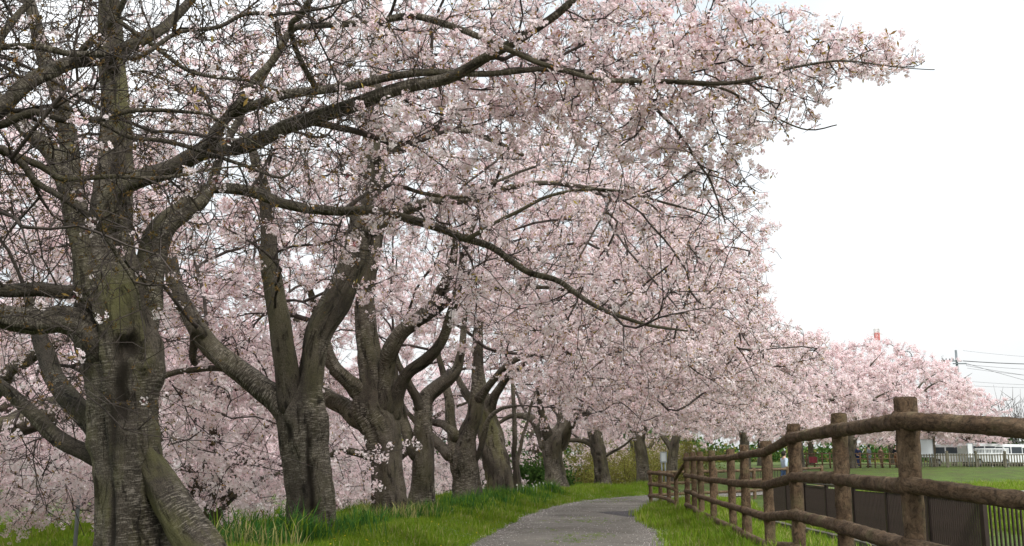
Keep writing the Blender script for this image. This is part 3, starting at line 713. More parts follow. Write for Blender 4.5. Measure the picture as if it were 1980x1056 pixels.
# --- T0: trunk outside the picture, its bare limbs reach in over the path from the side
rng = np.random.default_rng(2)
t0x, t0y = -5.0, 6.6
tb = np.array((t0x, t0y, h1(t0x, t0y)))
def tj(z): return tb + np.array((.02 * z, .03 * z, z))
def lim0(z, d0, d1, pts):
    P, r_ = lim(d0, d1, pts); q = tj(z); mid = (q + P[0]) / 2 + np.array((0, 0, -.12))
    return np.vstack([q, mid, P]), [r_[0] * 1.5, r_[0] * 1.15] + list(r_)
T0 = [
 (np.array([tb + (0, 0, -.1), tj(.8), tj(1.8), tj(2.8), tj(3.8), tj(5.0), tj(6.2)]), [.42, .33, .31, .30, .24, .17, .08]),
 lim0(2.2, 6.9, 7.8, [(-60, 250, 36), (0, 205, 30), (50, 165, 29), (100, 140, 28), (140, 121, 26), (200, 112, 25), (250, 90, 24), (290, 70, 22), (320, 55, 20), (350, 22, 18), (380, -20, 14), (430, -90, 8)]),
 lim0(2.9, 6.9, 7.6, [(-50, 100, 15), (0, 92, 13), (75, 90, 13), (140, 104, 12), (215, 105, 11), (250, 112, 10), (290, 98, 9), (350, 62, 9), (425, 52, 8), (475, 28, 8), (550, 27, 7), (625, 20, 5), (700, -8, 3)]),
 lim0(2.0, 6.9, 7.4, [(-70, 250, 17), (0, 240, 15), (65, 215, 14), (130, 235, 12), (200, 232, 11), (250, 215, 9), (325, 210, 8), (400, 220, 6), (440, 246, 5), (470, 262, 3.5), (520, 290, 2.5)]),
 lim0(1.8, 6.9, 7.6, [(-60, 275, 18), (0, 290, 16), (75, 315, 14), (125, 345, 11), (225, 343, 9), (325, 343, 7), (425, 325, 4), (500, 322, 3)]),
 lim0(1.7, 6.9, 7.6, [(-40, 300, 16), (35, 310, 14), (65, 350, 13), (115, 380, 12), (175, 420, 11), (215, 465, 10), (235, 505, 8), (262, 560, 5), (270, 600, 3)]),
 lim0(3.2, 6.9, 7.2, [(-30, 120, 18), (0, 80, 15), (30, 40, 14), (62, -4, 12), (110, -80, 7)]),
 lim0(2.5, 7.2, 8.0, [(-40, 205, 12), (30, 214, 9), (110, 206, 8), (200, 240, 9), (250, 265, 9), (325, 275, 9), (400, 295, 8), (475, 320, 7), (545, 345, 5), (575, 320, 3)]),
 lim(7.7, 8.3, [(190, -60, 10), (200, 10, 10), (250, 55, 9), (300, 95, 9), (350, 130, 8), (400, 145, 7), (475, 155, 6), (525, 170, 5), (620, 190, 3)]),
]
T0[8] = (np.vstack([tj(4.5), (tj(4.5) + T0[8][0][0]) / 2 + np.array((0, 0, .3)), T0[8][0]]), [.07, .055] + list(T0[8][1]))
def t0_crown(n):
    a = along([t[0] for t in T0[1:]], int(n * .8), rng, (.45, .4, .38), .3); c = dome(t0x - .8, t0y, 5.5, 3.2, 2.6, 2.2, rng, 3.0)(n - len(a)); 
    q = np.concatenate([a, c]); q[:, 1] = np.maximum(q[:, 1], 5.2); return q
make_tree('bare budding cherry with slim grey branches entering over the huge mossy trunk', tuple(tb), T0, rng, t0_crown, 70, 420, 3300, .0032, 1.3, 260, lambda p: np.full(len(p), .03), bark='bark', buds=4200, group=None)

# --- the trees of the row, their forks traced
rng = np.random.default_rng(3)
ROW = 'cherry trees in the row along the path'
def rowtree(label, d, base_px, limbs, crown, seed, **kw):
    rng = np.random.default_rng(seed); bx, bd = base_px, d
    p = W(bx, 1000, d); z = h1(p[0], d)
    tr = limbs[0]; P, r_ = lim(d, d + tr[0], tr[1]); P = np.vstack([(p[0], d, z - .08), P]); r_ = [RW(tr[2], 950, d)] + list(r_)
    r_ = [q * .92 for q in r_]
    LL = [(P, r_)] + [(lambda pr: (pr[0], [q * .9 for q in pr[1]]))(lim(d + a, d + c, pts)) for a, c, pts in limbs[1:]]
    return make_tree(label, (p[0], d, z), LL, rng, crown(rng), group=ROW, **kw)
rowtree('forked cherry with three thick stems and a twisted fluted trunk, second along the path', 15.8, 604, [
 (0, [(600, 960, 92), (594, 900, 92), (590, 840, 98), (588, 800, 100), (598, 752, 60), (607, 690, 50), (622, 635, 52), (646, 588, 56), (670, 540, 54), (692, 470, 56), (706, 380, 48), (716, 290, 38), (726, 180, 28), (730, 60, 18), (735, -60, 10)], 104),
 (0, .5, [(590, 820, 84), (562, 795, 62), (528, 764, 56), (500, 745, 52), (430, 692, 46), (384, 640, 40), (352, 585, 36), (336, 540, 33), (328, 490, 28), (310, 420, 22), (300, 340, 16), (280, 240, 10)]),
 (0, -.6, [(574, 812, 60), (561, 762, 51), (554, 715, 50), (546, 650, 48), (532, 570, 44), (520, 500, 38), (520, 420, 30), (500, 330, 24), (470, 240, 16), (460, 150, 10)]),
 (0, -1.4, [(700, 440, 44), (728, 440, 30), (768, 418, 26), (800, 400, 22), (850, 388, 20), (920, 386, 16), (1000, 360, 12), (1090, 355, 9), (1180, 372, 6)]),
 (0, 2.5, [(380, 636, 20), (374, 700, 14), (390, 690, 10)]),
 (0, -1, [(712, 330, 26), (745, 292, 20), (785, 286, 18), (850, 250, 14), (930, 262, 11), (1010, 300, 8)]),
 (0, 1.2, [(500, 745, 20), (440, 715, 14), (360, 716, 13), (306, 732, 12), (240, 760, 8)]),
 ], lambda r: dome(-2.2, 16.2, 5.6, 6.6, 4.2, 3.6, r, 2.6, sag=2.2, cut=SILC), 21, hull=hull_row, bloom=row_bloom, nbl=12500, n1=80, n2=420, n3=1600, tip=.0045, knots=[(.95, 3.3, (.07, .5), -.12), (1.55, 3.4, (.05, .3), -.07), (1.7, 2.5, (.1, .14), -.05), (.5, 3.5, (.08, .1), -.06)], bark='bark', lobes=.16, flare=.34, trunk_sides=56)
rowtree('cherry with pale banded foot and low left boughs, third along the path', 20.8, 755, [
 (0, [(752, 940, 72), (746, 880, 72), (736, 830, 80), (720, 790, 80), (722, 745, 60), (716, 690, 48), (706, 620, 42), (712, 540, 34), (730, 450, 26), (740, 340, 18), (750, 240, 10)], 80),
 (0, .8, [(715, 812, 50), (690, 806, 40), (664, 785, 36), (630, 766, 33), (612, 720, 28), (590, 660, 20), (560, 590, 12)]),
 (0, -.8, [(712, 780, 44), (690, 752, 36), (664, 728, 32), (640, 700, 28), (620, 640, 22), (600, 560, 14)]),
 (0, -1.5, [(740, 820, 50), (744, 753, 40), (750, 705, 36), (755, 678, 36), (772, 648, 34), (800, 625, 32), (826, 600, 30), (850, 568, 28), (866, 538, 24), (876, 500, 18), (882, 450, 12)]),
 (-.9, -2.4, [(812, 618, 22), (846, 598, 19), (880, 573, 17), (915, 565, 14), (950, 558, 12), (1010, 557, 10), (1075, 558, 7), (1150, 580, 5)]),
 (0, -1.8, [(758, 800, 40), (772, 750, 30), (790, 720, 27), (826, 694, 26), (850, 670, 22), (868, 620, 20), (884, 560, 18), (900, 480, 13), (930, 400, 8)]),
 (0, 1, [(700, 878, 16), (660, 872, 14), (632, 884, 11), (590, 900, 6)]),
 ], lambda r: dome(-1.1, 21.0, 5.2, 8.0, 4.4, 3.6, r, 2.4, sag=2.2, cut=SILC), 22, hull=hull_row, bloom=row_bloom, nbl=12500, n1=70, n2=380, n3=1400, tip=.0055, lobes=.10)
rowtree('slimmer cherry with a V-shaped fork close behind the pale banded one', 23.6, 815, [
 (0, [(816, 940, 48), (818, 890, 48), (818, 850, 42), (818, 800, 36), (824, 770, 32), (850, 745, 28), (880, 720, 22), (892, 680, 16), (900, 600, 10)], 56),
 (0, .6, [(808, 880, 34), (792, 850, 26), (780, 815, 24), (772, 780, 22), (764, 730, 18), (760, 670, 10)]),
 (0, -.5, [(818, 800, 26), (806, 770, 22), (790, 740, 18), (770, 700, 12), (760, 650, 7)]),
 ], lambda r: dome(.4, 24, 5.2, 7.4, 4, 3.2, r, 2.4, sag=1.8, cut=SILC), 23, hull=hull_row, bloom=row_bloom, nbl=11000, n1=44, n2=280, n3=800, tip=.005)
rowtree('dark cherry splitting low into many upright limbs, in the middle of the row', 27.5, 905, [
 (0, [(902, 930, 56), (898, 890, 56), (902, 850, 42), (918, 800, 36), (924, 750, 28), (924, 690, 20), (930, 600, 12)], 66),
 (0, .6, [(886, 890, 34), (876, 850, 24), (870, 810, 22), (868, 770, 20), (856, 720, 14), (840, 660, 8)]),
 (0, 1, [(880, 885, 30), (858, 868, 24), (838, 850, 22), (815, 826, 16), (790, 800, 9)]),
 (0, .8, [(880, 840, 20), (856, 820, 18), (836, 815, 14), (800, 790, 8)]),
 (0, -.8, [(905, 900, 14), (925, 880, 12), (936, 840, 13), (945, 810, 10), (970, 790, 8), (1000, 785, 5)]),
 (0, -1.5, [(920, 780, 22), (950, 740, 16), (990, 700, 12), (1050, 680, 8)]),
 ], lambda r: dome(1.4, 28, 5.0, 7.4, 4.2, 3.2, r, 2.0, sag=2.2, cut=SILC), 24, hull=hull_row, bloom=row_bloom, nbl=11000, n1=50, n2=300, n3=900, tip=.0055)
rowtree('broad wedge-shaped cherry trunk leaning back over the bank, pale at its edge', 33.0, 968, [
 (0, [(966, 920, 54), (960, 890, 54), (950, 850, 54), (940, 810, 44), (930, 770, 34), (924, 720, 24), (920, 640, 12)], 58),
 (0, .6, [(945, 820, 30), (925, 790, 22), (900, 760, 18), (880, 720, 10)]),
 (0, -1.5, [(944, 800, 26), (960, 760, 18), (990, 720, 14), (1040, 690, 8)]),
 ], lambda r: dome(1.6, 33, 4.9, 6.2, 4.2, 3.0, r, 2.0, sag=2.0, cut=SILC), 25, hull=hull_row, bloom=row_bloom, nbl=9000, n1=40, n2=220, n3=700, tip=.0065, flare=.15, bark='bark_mossy')
rowtree('cherry with three limbs fanning from a short dark trunk where the path bends', 38.5, 1076, [
 (0, [(1074, 920, 40), (1070, 890, 38), (1070, 855, 44), (1084, 830, 26), (1088, 800, 20), (1086, 740, 14), (1080, 660, 8)], 50),
 (0, .6, [(1062, 868, 32), (1046, 838, 24), (1030, 812, 19), (1012, 804, 14), (985, 806, 10), (960, 822, 6)]),
 (0, -.8, [(1066, 860, 26), (1054, 826, 20), (1046, 790, 15), (1040, 740, 9)]),
 (0, -1.5, [(1086, 860, 24), (1102, 826, 18), (1118, 800, 14), (1150, 760, 9)]),
 ], lambda r: dome(3.6, 38.5, 5.0, 6.6, 4.4, 3.0, r, 2.2, sag=2.0, cut=SILC), 26, hull=hull_row, bloom=row_bloom, nbl=10000, n1=40, n2=220, n3=700, tip=.0075)
rowtree('single-stemmed cherry with knots leaning beside the far bend of the path', 42.5, 1168, [
 (0, [(1166, 925, 30), (1160, 890, 28), (1152, 850, 28), (1144, 810, 26), (1138, 780, 20), (1140, 720, 12), (1150, 650, 7)], 36),
 (0, .5, [(1150, 862, 14), (1128, 852, 12), (1100, 852, 9), (1070, 856, 5)]),
 (0, -1, [(1144, 800, 18), (1160, 770, 14), (1190, 740, 9)]),
 (0, -.6, [(1168, 884, 7), (1190, 872, 6), (1220, 850, 4)]),
 ], lambda r: dome(5.2, 43, 5.0, 6.4, 4.4, 2.9, r, 2.2, sag=2.0, cut=NOSIL), 27, bloom=row_bloom, nbl=9500, n1=40, n2=200, n3=650, tip=.008, bl_scale=1.05, knots=[(.75, 2.6, (.09, .10), -.05), (1.1, 2.75, (.08, .09), -.05), (1.45, 2.9, (.09, .08), -.05), (1.9, 2.6, (.06, .06), -.03), (.35, 2.5, (.1, .12), -.03)])
rowtree('upright cherry just behind the far end of the log fence', 48, 1246, [
 (0, [(1244, 915, 26), (1240, 880, 26), (1234, 830, 22), (1228, 790, 16), (1224, 730, 10), (1230, 680, 6)], 32),
 (0, .6, [(1236, 850, 14), (1222, 830, 11), (1205, 815, 8), (1180, 800, 5)]),
 (0, -1, [(1238, 850, 16), (1254, 815, 12), (1280, 780, 8)]),
 ], lambda r: dome(7.6, 48, 5.0, 6.4, 4.6, 2.9, r, 2.0, sag=1.6, cut=NOSIL), 28, bloom=row_bloom, nbl=9500, n1=40, n2=200, n3=650, tip=.009, bl_scale=1.1)
rowtree('two-armed cherry seen through the first far fence posts', 54, 1300, [
 (0, [(1300, 900, 22), (1302, 870, 20), (1308, 845, 16), (1326, 822, 11), (1340, 780, 8)], 26),
 (0, .6, [(1302, 875, 13), (1286, 850, 11), (1268, 825, 9), (1250, 800, 6)]),
 ], lambda r: dome(9.8, 55, 5.0, 6.4, 5, 2.9, r, 2.0, sag=1.6, cut=NOSIL), 29, bloom=row_bloom, nbl=9500, n1=40, n2=200, n3=600, tip=.010, bl_scale=1.15)

# --- far trees: two kinds built, then copied round the bend
def auto_limbs(rng, hgt, rad, low=False):
    th = hgt * .26; tr = (np.array([(0, 0, -.1), (.05, 0, th * .5), (0, .05, th), (.1, .1, hgt * .5), (.05, .2, hgt * .75)]), [.46, .34, .33, .18, .06])
    LL = [tr]; k0 = rng.uniform(0, 6)
    for k in range(6):
        a = k0 + k * 1.05 + rng.normal(0, .2); z0 = th * rng.uniform(.7, 1.15); e = rad * rng.uniform(.7, .9); zt = hgt * rng.uniform(.5, .85) if not low else hgt * rng.uniform(.3, .8)
        dx, dy = math.cos(a), math.sin(a)
        LL.append((np.array([(0, 0, z0), (dx * e * .2, dy * e * .2, z0 + (zt - z0) * .35), (dx * e * .5, dy * e * .5, z0 + (zt - z0) * .75), (dx * e, dy * e, zt)]), [.2, .17, .09, .012]))
    return LL
def proto(label, seed, hgt, rad, nbl, zmin, sag, low=False, near=False, scale=1.0, n=(36, 240, 800), tip=.011, grp='cherry trees curving away round the bend'):
    rng = np.random.default_rng(seed); LL = auto_limbs(rng, hgt, rad, low)
    t = make_tree(label, (0, 0, 0), LL, rng, dome(0, 0, hgt * .55, rad, rad, hgt * .43, rng, zmin, sag=sag), *n, tip=tip, nbl=nbl, near=near, trunk_sides=18, group=grp, bl_scale=scale, twigs=.9, step=.3, lv_bloom=.02, clump=.24)
    return t
def copy_thing(root, loc, rz, scale=1.0, label=None, group=None):
    r = root.copy(); C.objects.link(r); r.location = loc; r.rotation_euler = (0, 0, rz); r.scale = (scale,) * 3
    if label: r['label'] = label
    if group: r['group'] = group
    for ch in list(root.children):
        c = ch.copy(); C.objects.link(c); c.parent = r
        for g in ch.children:
            d = g.copy(); C.objects.link(d); d.parent = c
    return r
pA = proto('pale pink cherry rising behind the log fence next to the two-armed one', 41, 12.4, 6.4, 10500, 3.0, 1.2, scale=1.0)
pB = proto('wide cherry with its crown bulging over the jeans-clad walker', 42, 12.6, 6.8, 11500, 3.0, 1.2, scale=1.0)
far = [(14.2, 62, .2, .80, pA, None), (19.2, 68, 1.3, .78, pB, None), (24.3, 73, 2.5, .78, pA, 'tall cherry below the white and red lattice tower'), (29.6, 77.5, 4.1, .80, pB, 'highest far cherry, standing over the group of walkers'),
       (34.3, 83, .9, .74, pA, 'cherry behind the pale notice board'), (38.6, 86, 3.0, .56, pB, 'last cherry before the utility pole and white vans'),
       (22.5, 92, 4.4, .72, pB, 'cherry in the second line behind the maroon banner'), (28.5, 97, 3.4, .70, pB, 'cherry in the second line behind the group of walkers'), (39.5, 106, .4, .62, pA, 'cherry in the second line behind the narrow sign panel'),
       (33, 98, 5.0, .74, pA, 'cherry in the second line behind the notice board'), (42.6, 98, 2.0, .50, pA, 'lowest cherry of the line, beside the bare shrub')]
for x, y, rz, sc, p, lb in far:
    loc = (x, y, h1(x, y) - .05)
    if lb is None: p.location = loc; p.rotation_euler = (0, 0, rz); p.scale = (sc,) * 3
    else: copy_thing(p, loc, rz, sc, lb)
# --- trees on the lower bank behind the row, crowns hanging to the grass
rng = np.random.default_rng(5)
pC = proto('drooping cherry on the lower bank behind the huge mossy trunk', 43, 7.0, 5.4, 13500, .95, 2.2, True, scale=.48, n=(40, 300, 900), tip=.0055, grp='cherry trees on the lower bank')
pD = proto('drooping cherry on the lower bank seen between the second and third trunks', 44, 7.0, 5.2, 12500, 1.0, 2.0, True, scale=.56, n=(40, 280, 800), tip=.0065, grp='cherry trees on the lower bank')
bank = [(-11.6, 20.5, .5, 1.5, pC, None), (-8.0, 27.5, 2.2, .98, pD, None), (-15.5, 27, 4.0, 1.1, pC, 'drooping cherry on the lower bank at the picture edge, beyond the grey pole'), (-12.5, 37, 1.5, 1.1, pD, 'cherry on the lower bank above the strip of bright lawn'),
        (-5.0, 36, 3.6, .95, pC, 'drooping cherry on the lower bank behind the V-shaped fork'), (-5.5, 47, .4, 1.1, pD, 'farther cherry behind the broad wedge-shaped trunk'), (-14, 50, 4.4, 1.2, pC, 'farther cherry closing the view behind the three-stemmed tree'),
        (1.2, 56, 2.9, 1.0, pD, 'farther cherry behind the fan-limbed one'), (-22, 40, 1.1, 1.3, pD, 'tall cherry far behind the horizontal boughs of the mossy trunk'), (-24, 26, 3.3, 1.2, pC, 'cherry on the lower bank outside the bare branches'), (8.8, 72, 5.4, .66, pA, 'farther cherry above the yellow-green shrubs')]
for x, y, rz, sc, p, lb in bank:
    loc = (x, y, h1(x, y) - .05)
    if lb is None: p.location = loc; p.rotation_euler = (0, 0, rz); p.scale = (sc,) * 3
    else: copy_thing(p, loc, rz, sc, lb)
print('TREE TRIS', TRI[0])

# ------------------------------------------------------------------ grass, leaves, petals
def tuft(name, seed, n, hgt, spread, wid, mats=('blade',), lean=.5):
    r = random.Random(seed); V, F, mi = [], [], []
    for k in range(n):
        a = r.uniform(0, 6.28); o_ = Vector((r.gauss(0, spread), r.gauss(0, spread), -.01)); h = hgt * r.uniform(.5, 1.15); d = Vector((math.cos(a), math.sin(a), 0)); s = Vector((-d.y, d.x, 0)) * wid
        ln = lean * r.uniform(.2, 1); b0 = len(V); m1 = o_ + Vector((0, 0, h * .6)) + d * h * ln * .35; tp = o_ + Vector((0, 0, h * (1 - .25 * ln))) + d * h * ln
        V += [o_ - s, o_ + s, m1 + s * .8, m1 - s * .8, tp]; F += [(b0, b0 + 1, b0 + 2, b0 + 3), (b0 + 3, b0 + 2, b0 + 4)]; q = r.randrange(len(mats)); mi += [q, q]
    return src(name, V, F, mi, [M[m] for m in mats])
grass_src = [tuft('grass_tuft', 1, 16, .085, .05, .003), tuft('grass_tuft', 2, 14, .12, .05, .0035), tuft('grass_tuft', 3, 12, .15, .06, .0035, ('blade', 'blade_straw', 'blade')), tuft('grass_tuft', 4, 18, .06, .06, .003)]
GN_G = scatter_group('grass', grass_src)
rng = np.random.default_rng(8)
def scatter_grass(name, n, xs, ys, cond, sc, wts=(.3, .3, .12, .28), near_bias=1.0):
    P = []; tot = 0
    while tot < n:
        x = rng.uniform(xs[0], xs[1], n); y = ys[0] + (ys[1] - ys[0]) * rng.random(n) ** near_bias
        px, py, d = pix(np.stack([x, y, height(x, y)], 1)); o = path_off(x, y)
        m = cond(x, y, o) & (px > -60) & (px < 2040) & (py < 1120) & (rng.random(n) < 1.1)
        P.append(np.stack([x[m], y[m], height(x[m], y[m])], 1)); tot += m.sum()
        if len(P) > 40: break
    P = np.concatenate(P)[:n]
    rot = np.stack([rng.normal(0, .12, len(P)), rng.normal(0, .12, len(P)), rng.uniform(0, 6.28, len(P))], 1)
    cl = np.array([mnoise.noise(Vector((p[0] * .9, p[1] * .9, 3))) for p in P])
    scatter(name, points_mesh(name, P, rot, rng.uniform(.6, 1.4, len(P)) * sc * (1 + .9 * cl), np.where((cl > .22) & (rng.random(len(P)) < .5), 2, rng.choice(4, len(P), p=wts))), GN_G)
scatter_grass('verge_grass', 42000, (-9, 6), (9, 48), lambda x, y, o: (o < -HW + .05 * rng.normal(0, 1, len(x))) & (o > -5.2), .95, near_bias=1.35)
scatter_grass('fence_side_grass', 17000, (1, 8), (9, 34), lambda x, y, o: (o > hwr(y) + .07 * rng.normal(0, 1, len(x))) & (o < 3.6), 1.05, (.25, .35, .2, .2), 1.2)
scatter_grass('strip_grass', 9000, (3, 9), (7, 40), lambda x, y, o: (o > 3.4) & (x < 7.2), 1.2, (.1, .3, .45, .15))
scatter_grass('lawn_grass', 24000, (5, 48), (36, 76), lambda x, y, o: (o > 3.2) & (y < 75.5), 1.5, (.2, .2, .4, .2))
scatter_grass('lower_bank_grass', 16000, (-22, -3), (22, 56), lambda x, y, o: (o < -6), 2.0, (.2, .4, .1, .3))
wp = []
for px, py, n_, sx_, sy_ in ((1118, 1040, 70, .22, .5), (1092, 1048, 40, .2, .3), (1140, 1009, 60, .25, .5), (1128, 1003, 24, .3, .3), (1162, 1036, 30, .15, .3), (1180, 967, 90, .5, .5), (1150, 972, 40, .4, .4), (1215, 960, 50, .5, .5), (1060, 1026, 16, .2, .3), (1075, 1010, 14, .3, .3)):
    q = on_ground(px, py); wp.append(np.stack([q[0] + rng.normal(0, sx_, n_), q[1] + rng.normal(0, sy_, n_), np.full(n_, .008)], 1))
wp = np.concatenate(wp)
scatter('path_weeds', points_mesh('path_weeds', wp, rng.normal(0, .2, wp.shape) + np.array((0, 0, 1)) * rng.uniform(0, 6, (len(wp), 1)), rng.uniform(.3, .6, len(wp)), rng.choice([0, 3], len(wp))), GN_G)
# taller leaves of daffodils and rushes standing at the trunks
GN_L = scatter_group('long_leaves', [tuft('long_leaf_tuft', 20 + k, 16, .36, .07, .0065, ('blade_dark', 'blade', 'blade_dark') if k < 3 else ('blade_dark', 'blade_straw', 'blade_straw'), .8) for k in range(4)])
clump_spots = [(500, 1046, 14.4, 1.25, 0), (560, 1035, 15.0, .95, 0), (640, 1010, 15.6, .9, 0), (706, 1000, 17.5, .9, 0), (745, 995, 19.5, .95, 3), (790, 985, 20.6, .8, 3), (830, 985, 21.6, .8, 0), (870, 975, 23.6, .85, 0), (915, 962, 25.6, .9, 0), (950, 955, 27.0, .95, 0), (985, 948, 29, 1.0, 0), (1030, 945, 32, .9, 0), (1062, 940, 35, 1.1, 0), (445, 1054, 13.4, 1.0, 3)]
where = ['between the mossy trunk and the forked one', 'in front of the forked trunk', 'at the right foot of the forked trunk', 'before the pale banded trunk', 'yellowing at the foot of the pale banded trunk', 'yellowing between pale banded and slimmer trunks', 'at the slimmer V-forked trunk', 'before the dark many-limbed trunk', 'beside the dark many-limbed trunk', 'between dark trunk and wedge-shaped trunk', 'at the wedge-shaped trunk', 'with white flowers near the thin stems', 'with white flowers at the fan-limbed tree', 'yellowing nearest the mossy trunk']
for k, (px, py, d, sc, vv) in enumerate(clump_spots):
    q = W(px, py, d); x, y = q[0], d; n = 34
    P = np.stack([rng.normal(0, .34, n), rng.normal(0, .28, n)], 1); z = height(P[:, 0] + x, P[:, 1] + y); P3 = np.stack([P[:, 0], P[:, 1], z - h1(x, y)], 1)
    vid = np.where(rng.random(n) < .6, vv, rng.integers(0, 3, n)); rot = np.stack([rng.normal(0, .15, n), rng.normal(0, .15, n), rng.uniform(0, 6.28, n)], 1)
    o = scatter('daffodil_clump', points_mesh('daffodil_clump', P3, rot, rng.uniform(.7, 1.2, n) * sc * 1.2, vid), GN_L, kind=None); o.location = (x, y, h1(x, y))
    tag(o, 'clump of long strap leaves ' + where[k], 'plant', 'leaf clumps at the feet of the trees')
    if 'white' in where[k]:
        mb = MB()
        for j in range(4):
            a, b_ = rng.normal(0, .3), rng.normal(0, .2); hz = .32 + rng.normal(0, .04)
            mb.tube([(a, b_, 0), (a + .02, b_, hz)], .004, 4)
            for q_ in range(6):
                an = q_ * 1.047; mb.add([(a, b_ - .02, hz), (a + .02 * math.cos(an - .4), b_ - .025, hz + .02 * math.sin(an - .4)), (a + .038 * math.cos(an), b_ - .02, hz + .038 * math.sin(an)), (a + .02 * math.cos(an + .4), b_ - .025, hz + .02 * math.sin(an + .4))], [(0, 1, 2, 3)])
        mb.build('flower', M['white_petal'], o)
# fallen petals
def petal_src(name, mat, s):
    return src(name, [(0, -s, 0), (s * .8, 0, s * .15), (0, s, .001), (-s * .8, 0, s * .1)], [(0, 1, 2, 3)], [0], [M[mat]])
GN_P = scatter_group('fallen_petal', [petal_src('petal', 'petal', .0055), petal_src('petal', 'petal', .0085)])
n = 52000; y = 9 + 34 * rng.random(n) ** 1.2; cx_ = np.interp(y, CL[:, 1], CL[:, 0]); x = cx_ + rng.uniform(-3.2, 2.6, n)
o = path_off(x, y); m = (np.abs(o) < 2.6) & (rng.random(n) < .22 + .78 * sstep(.7, 1.6, np.abs(o))) & ((np.abs(o) > 1.2) | (rng.random(n) < .6)); m &= (o < hwr(y) + .5); x, y, o = x[m], y[m], o[m]
z = np.where((o > -HW + .1) & (o < hwr(y) - .1), .016, height(x, y) + .05)
scatter('fallen_petals', points_mesh('fallen_petals', np.stack([x, y, z], 1), rng.uniform(-.4, .4, (len(x), 3)) + np.array((0, 0, 1)) * rng.uniform(0, 6, (len(x), 1)), rng.uniform(.7, 1.3, len(x)), rng.integers(0, 2, len(x))), GN_P)
GN_Y = scatter_group('small_yellow_flower', [petal_src('petal', 'yellow_petal', .016)])
n = 260; y = rng.uniform(12, 26, n); cx_ = np.interp(y, CL[:, 1], CL[:, 0]); x = cx_ - HW - rng.uniform(.1, 1.6, n); m = np.array([mnoise.noise(Vector((a, b_ * .6, 1))) for a, b_ in zip(x, y)]) > .1; x, y = x[m], y[m]
scatter('small_yellow_flowers', points_mesh('small_yellow_flowers', np.stack([x, y, height(x, y) + .1], 1), rng.uniform(-.5, .5, (len(x), 3)), rng.uniform(.8, 1.4, len(x)), np.zeros(len(x))), GN_Y)

# ------------------------------------------------------------------ shrubs
def leaf_src(name, mat, s, seed, n=9, twig=True):
    r = random.Random(seed); V, F, mi = [], [], []
    for k in range(n):
        c = Vector((r.gauss(0, s * 2), r.gauss(0, s * 2), r.gauss(0, s * 2))); d = Vector((r.gauss(0, 1), r.gauss(0, 1), r.gauss(0, 1))).normalized(); e = d.cross(Vector((.3, .2, .9))).normalized()
        b0 = len(V); V += [c, c + d * s * .6 + e * s * .35, c + d * s * 1.3, c + d * s * .6 - e * s * .35]; F.append((b0, b0 + 1, b0 + 2, b0 + 3)); mi.append(0)
    return src(name, V, F, mi, [M[mat]])
GN_LY = scatter_group('spring_leaves', [leaf_src('leaf_spray', 'leaf_yellow', .06, 1), leaf_src('leaf_spray', 'leaf_yellow', .05, 2)])
GN_LD = scatter_group('dark_leaves', [leaf_src('leaf_spray', 'leaf_dark', .08, 3, 14), leaf_src('leaf_spray', 'leaf_dark', .07, 4, 14)])
def shrub(label, loc, size, grp, gn, nst, nleaf, cat='shrub', group=None, seed=0, scl=1.0, wood='twig'):
    rng = np.random.default_rng(seed); root = empty('leafy_shrub' if nleaf else 'bare_shrub', loc); tag(root, label, cat, group)
    ch = []; tips = []
    for k in range(nst):
        a = rng.uniform(0, 6.28); e = rng.uniform(.2, 1); p = np.array((rng.normal(0, .12 * size[0]), rng.normal(0, .12 * size[1]), -.05)); pts = [p]
        d = np.array((math.cos(a) * e * size[0] * .5, math.sin(a) * e * size[1] * .5, size[2] * rng.uniform(.6, 1)))
        for t in (.25, .5, .75, 1.0): pts.append(p + d * np.array((t ** 1.3, t ** 1.3, t)) + rng.normal(0, .03, 3) * size[2])
        ch.append(np.array(pts)); tips += pts[2:]
        for q in range(4):
            s0 = pts[rng.integers(1, 5)]; dd = rng.normal(0, .16, 3) * size[2] + np.array((0, 0, .14 * size[2])); ch.append(np.array([s0, s0 + dd * .5, s0 + dd])); tips += [s0 + dd * .5, s0 + dd]
    P = np.concatenate(ch); st = np.zeros(len(P), bool); st[np.concatenate([[0], np.cumsum([len(c) for c in ch])[:-1]])] = True
    rr = np.concatenate([np.linspace(.018, .006, len(c)) * size[2] / 2.5 * (1 if len(c) > 3 else .6) for c in ch])
    V, F = tubes(P, rr, st, 4); link('stem', np_mesh('stem', V, F), M[wood], root, kind='stuff')
    if nleaf:
        tips = np.array(tips); pk = tips[rng.integers(0, len(tips), nleaf)] + rng.normal(0, .09, (nleaf, 3)) * np.array(size) * .8; pk = pk[pk[:, 2] > .02]
        scatter('foliage', points_mesh('foliage', pk, rng.uniform(0, 6.28, pk.shape), rng.uniform(.7, 1.4, len(pk)) * scl, rng.integers(0, 2, len(pk))), gn, root)
    return root
def at(px, py, d): q = W(px, py, d); return (q[0], d, h1(q[0], d) - .03)
YG = 'yellow-green shrubs behind the row'
for k, (px, d, sz, lb) in enumerate([(1120, 48, (3.2, 2.4, 2.6), 'yellow-green spring shrub between the fan-limbed and the knotted leaning cherry'), (1140, 53, (3.4, 2.6, 3.2), 'taller yellow-green shrub behind the knotted leaning cherry'), (1195, 52, (3.0, 2.4, 3.0), 'yellow-green shrub between the knotted cherry and the upright one'),
        (1222, 57, (3.4, 2.4, 3.3), 'olive shrub half behind the upright cherry'), (1275, 60, (3.4, 2.4, 3.4), 'olive shrub between upright and two-armed cherries'), (1335, 64, (4, 2.4, 3), 'olive shrub behind the two-armed cherry')]):
    shrub(lb, at(px, 930, d), sz, None, GN_LY, 22, 1500, group=YG, seed=60 + k, scl=1.1)
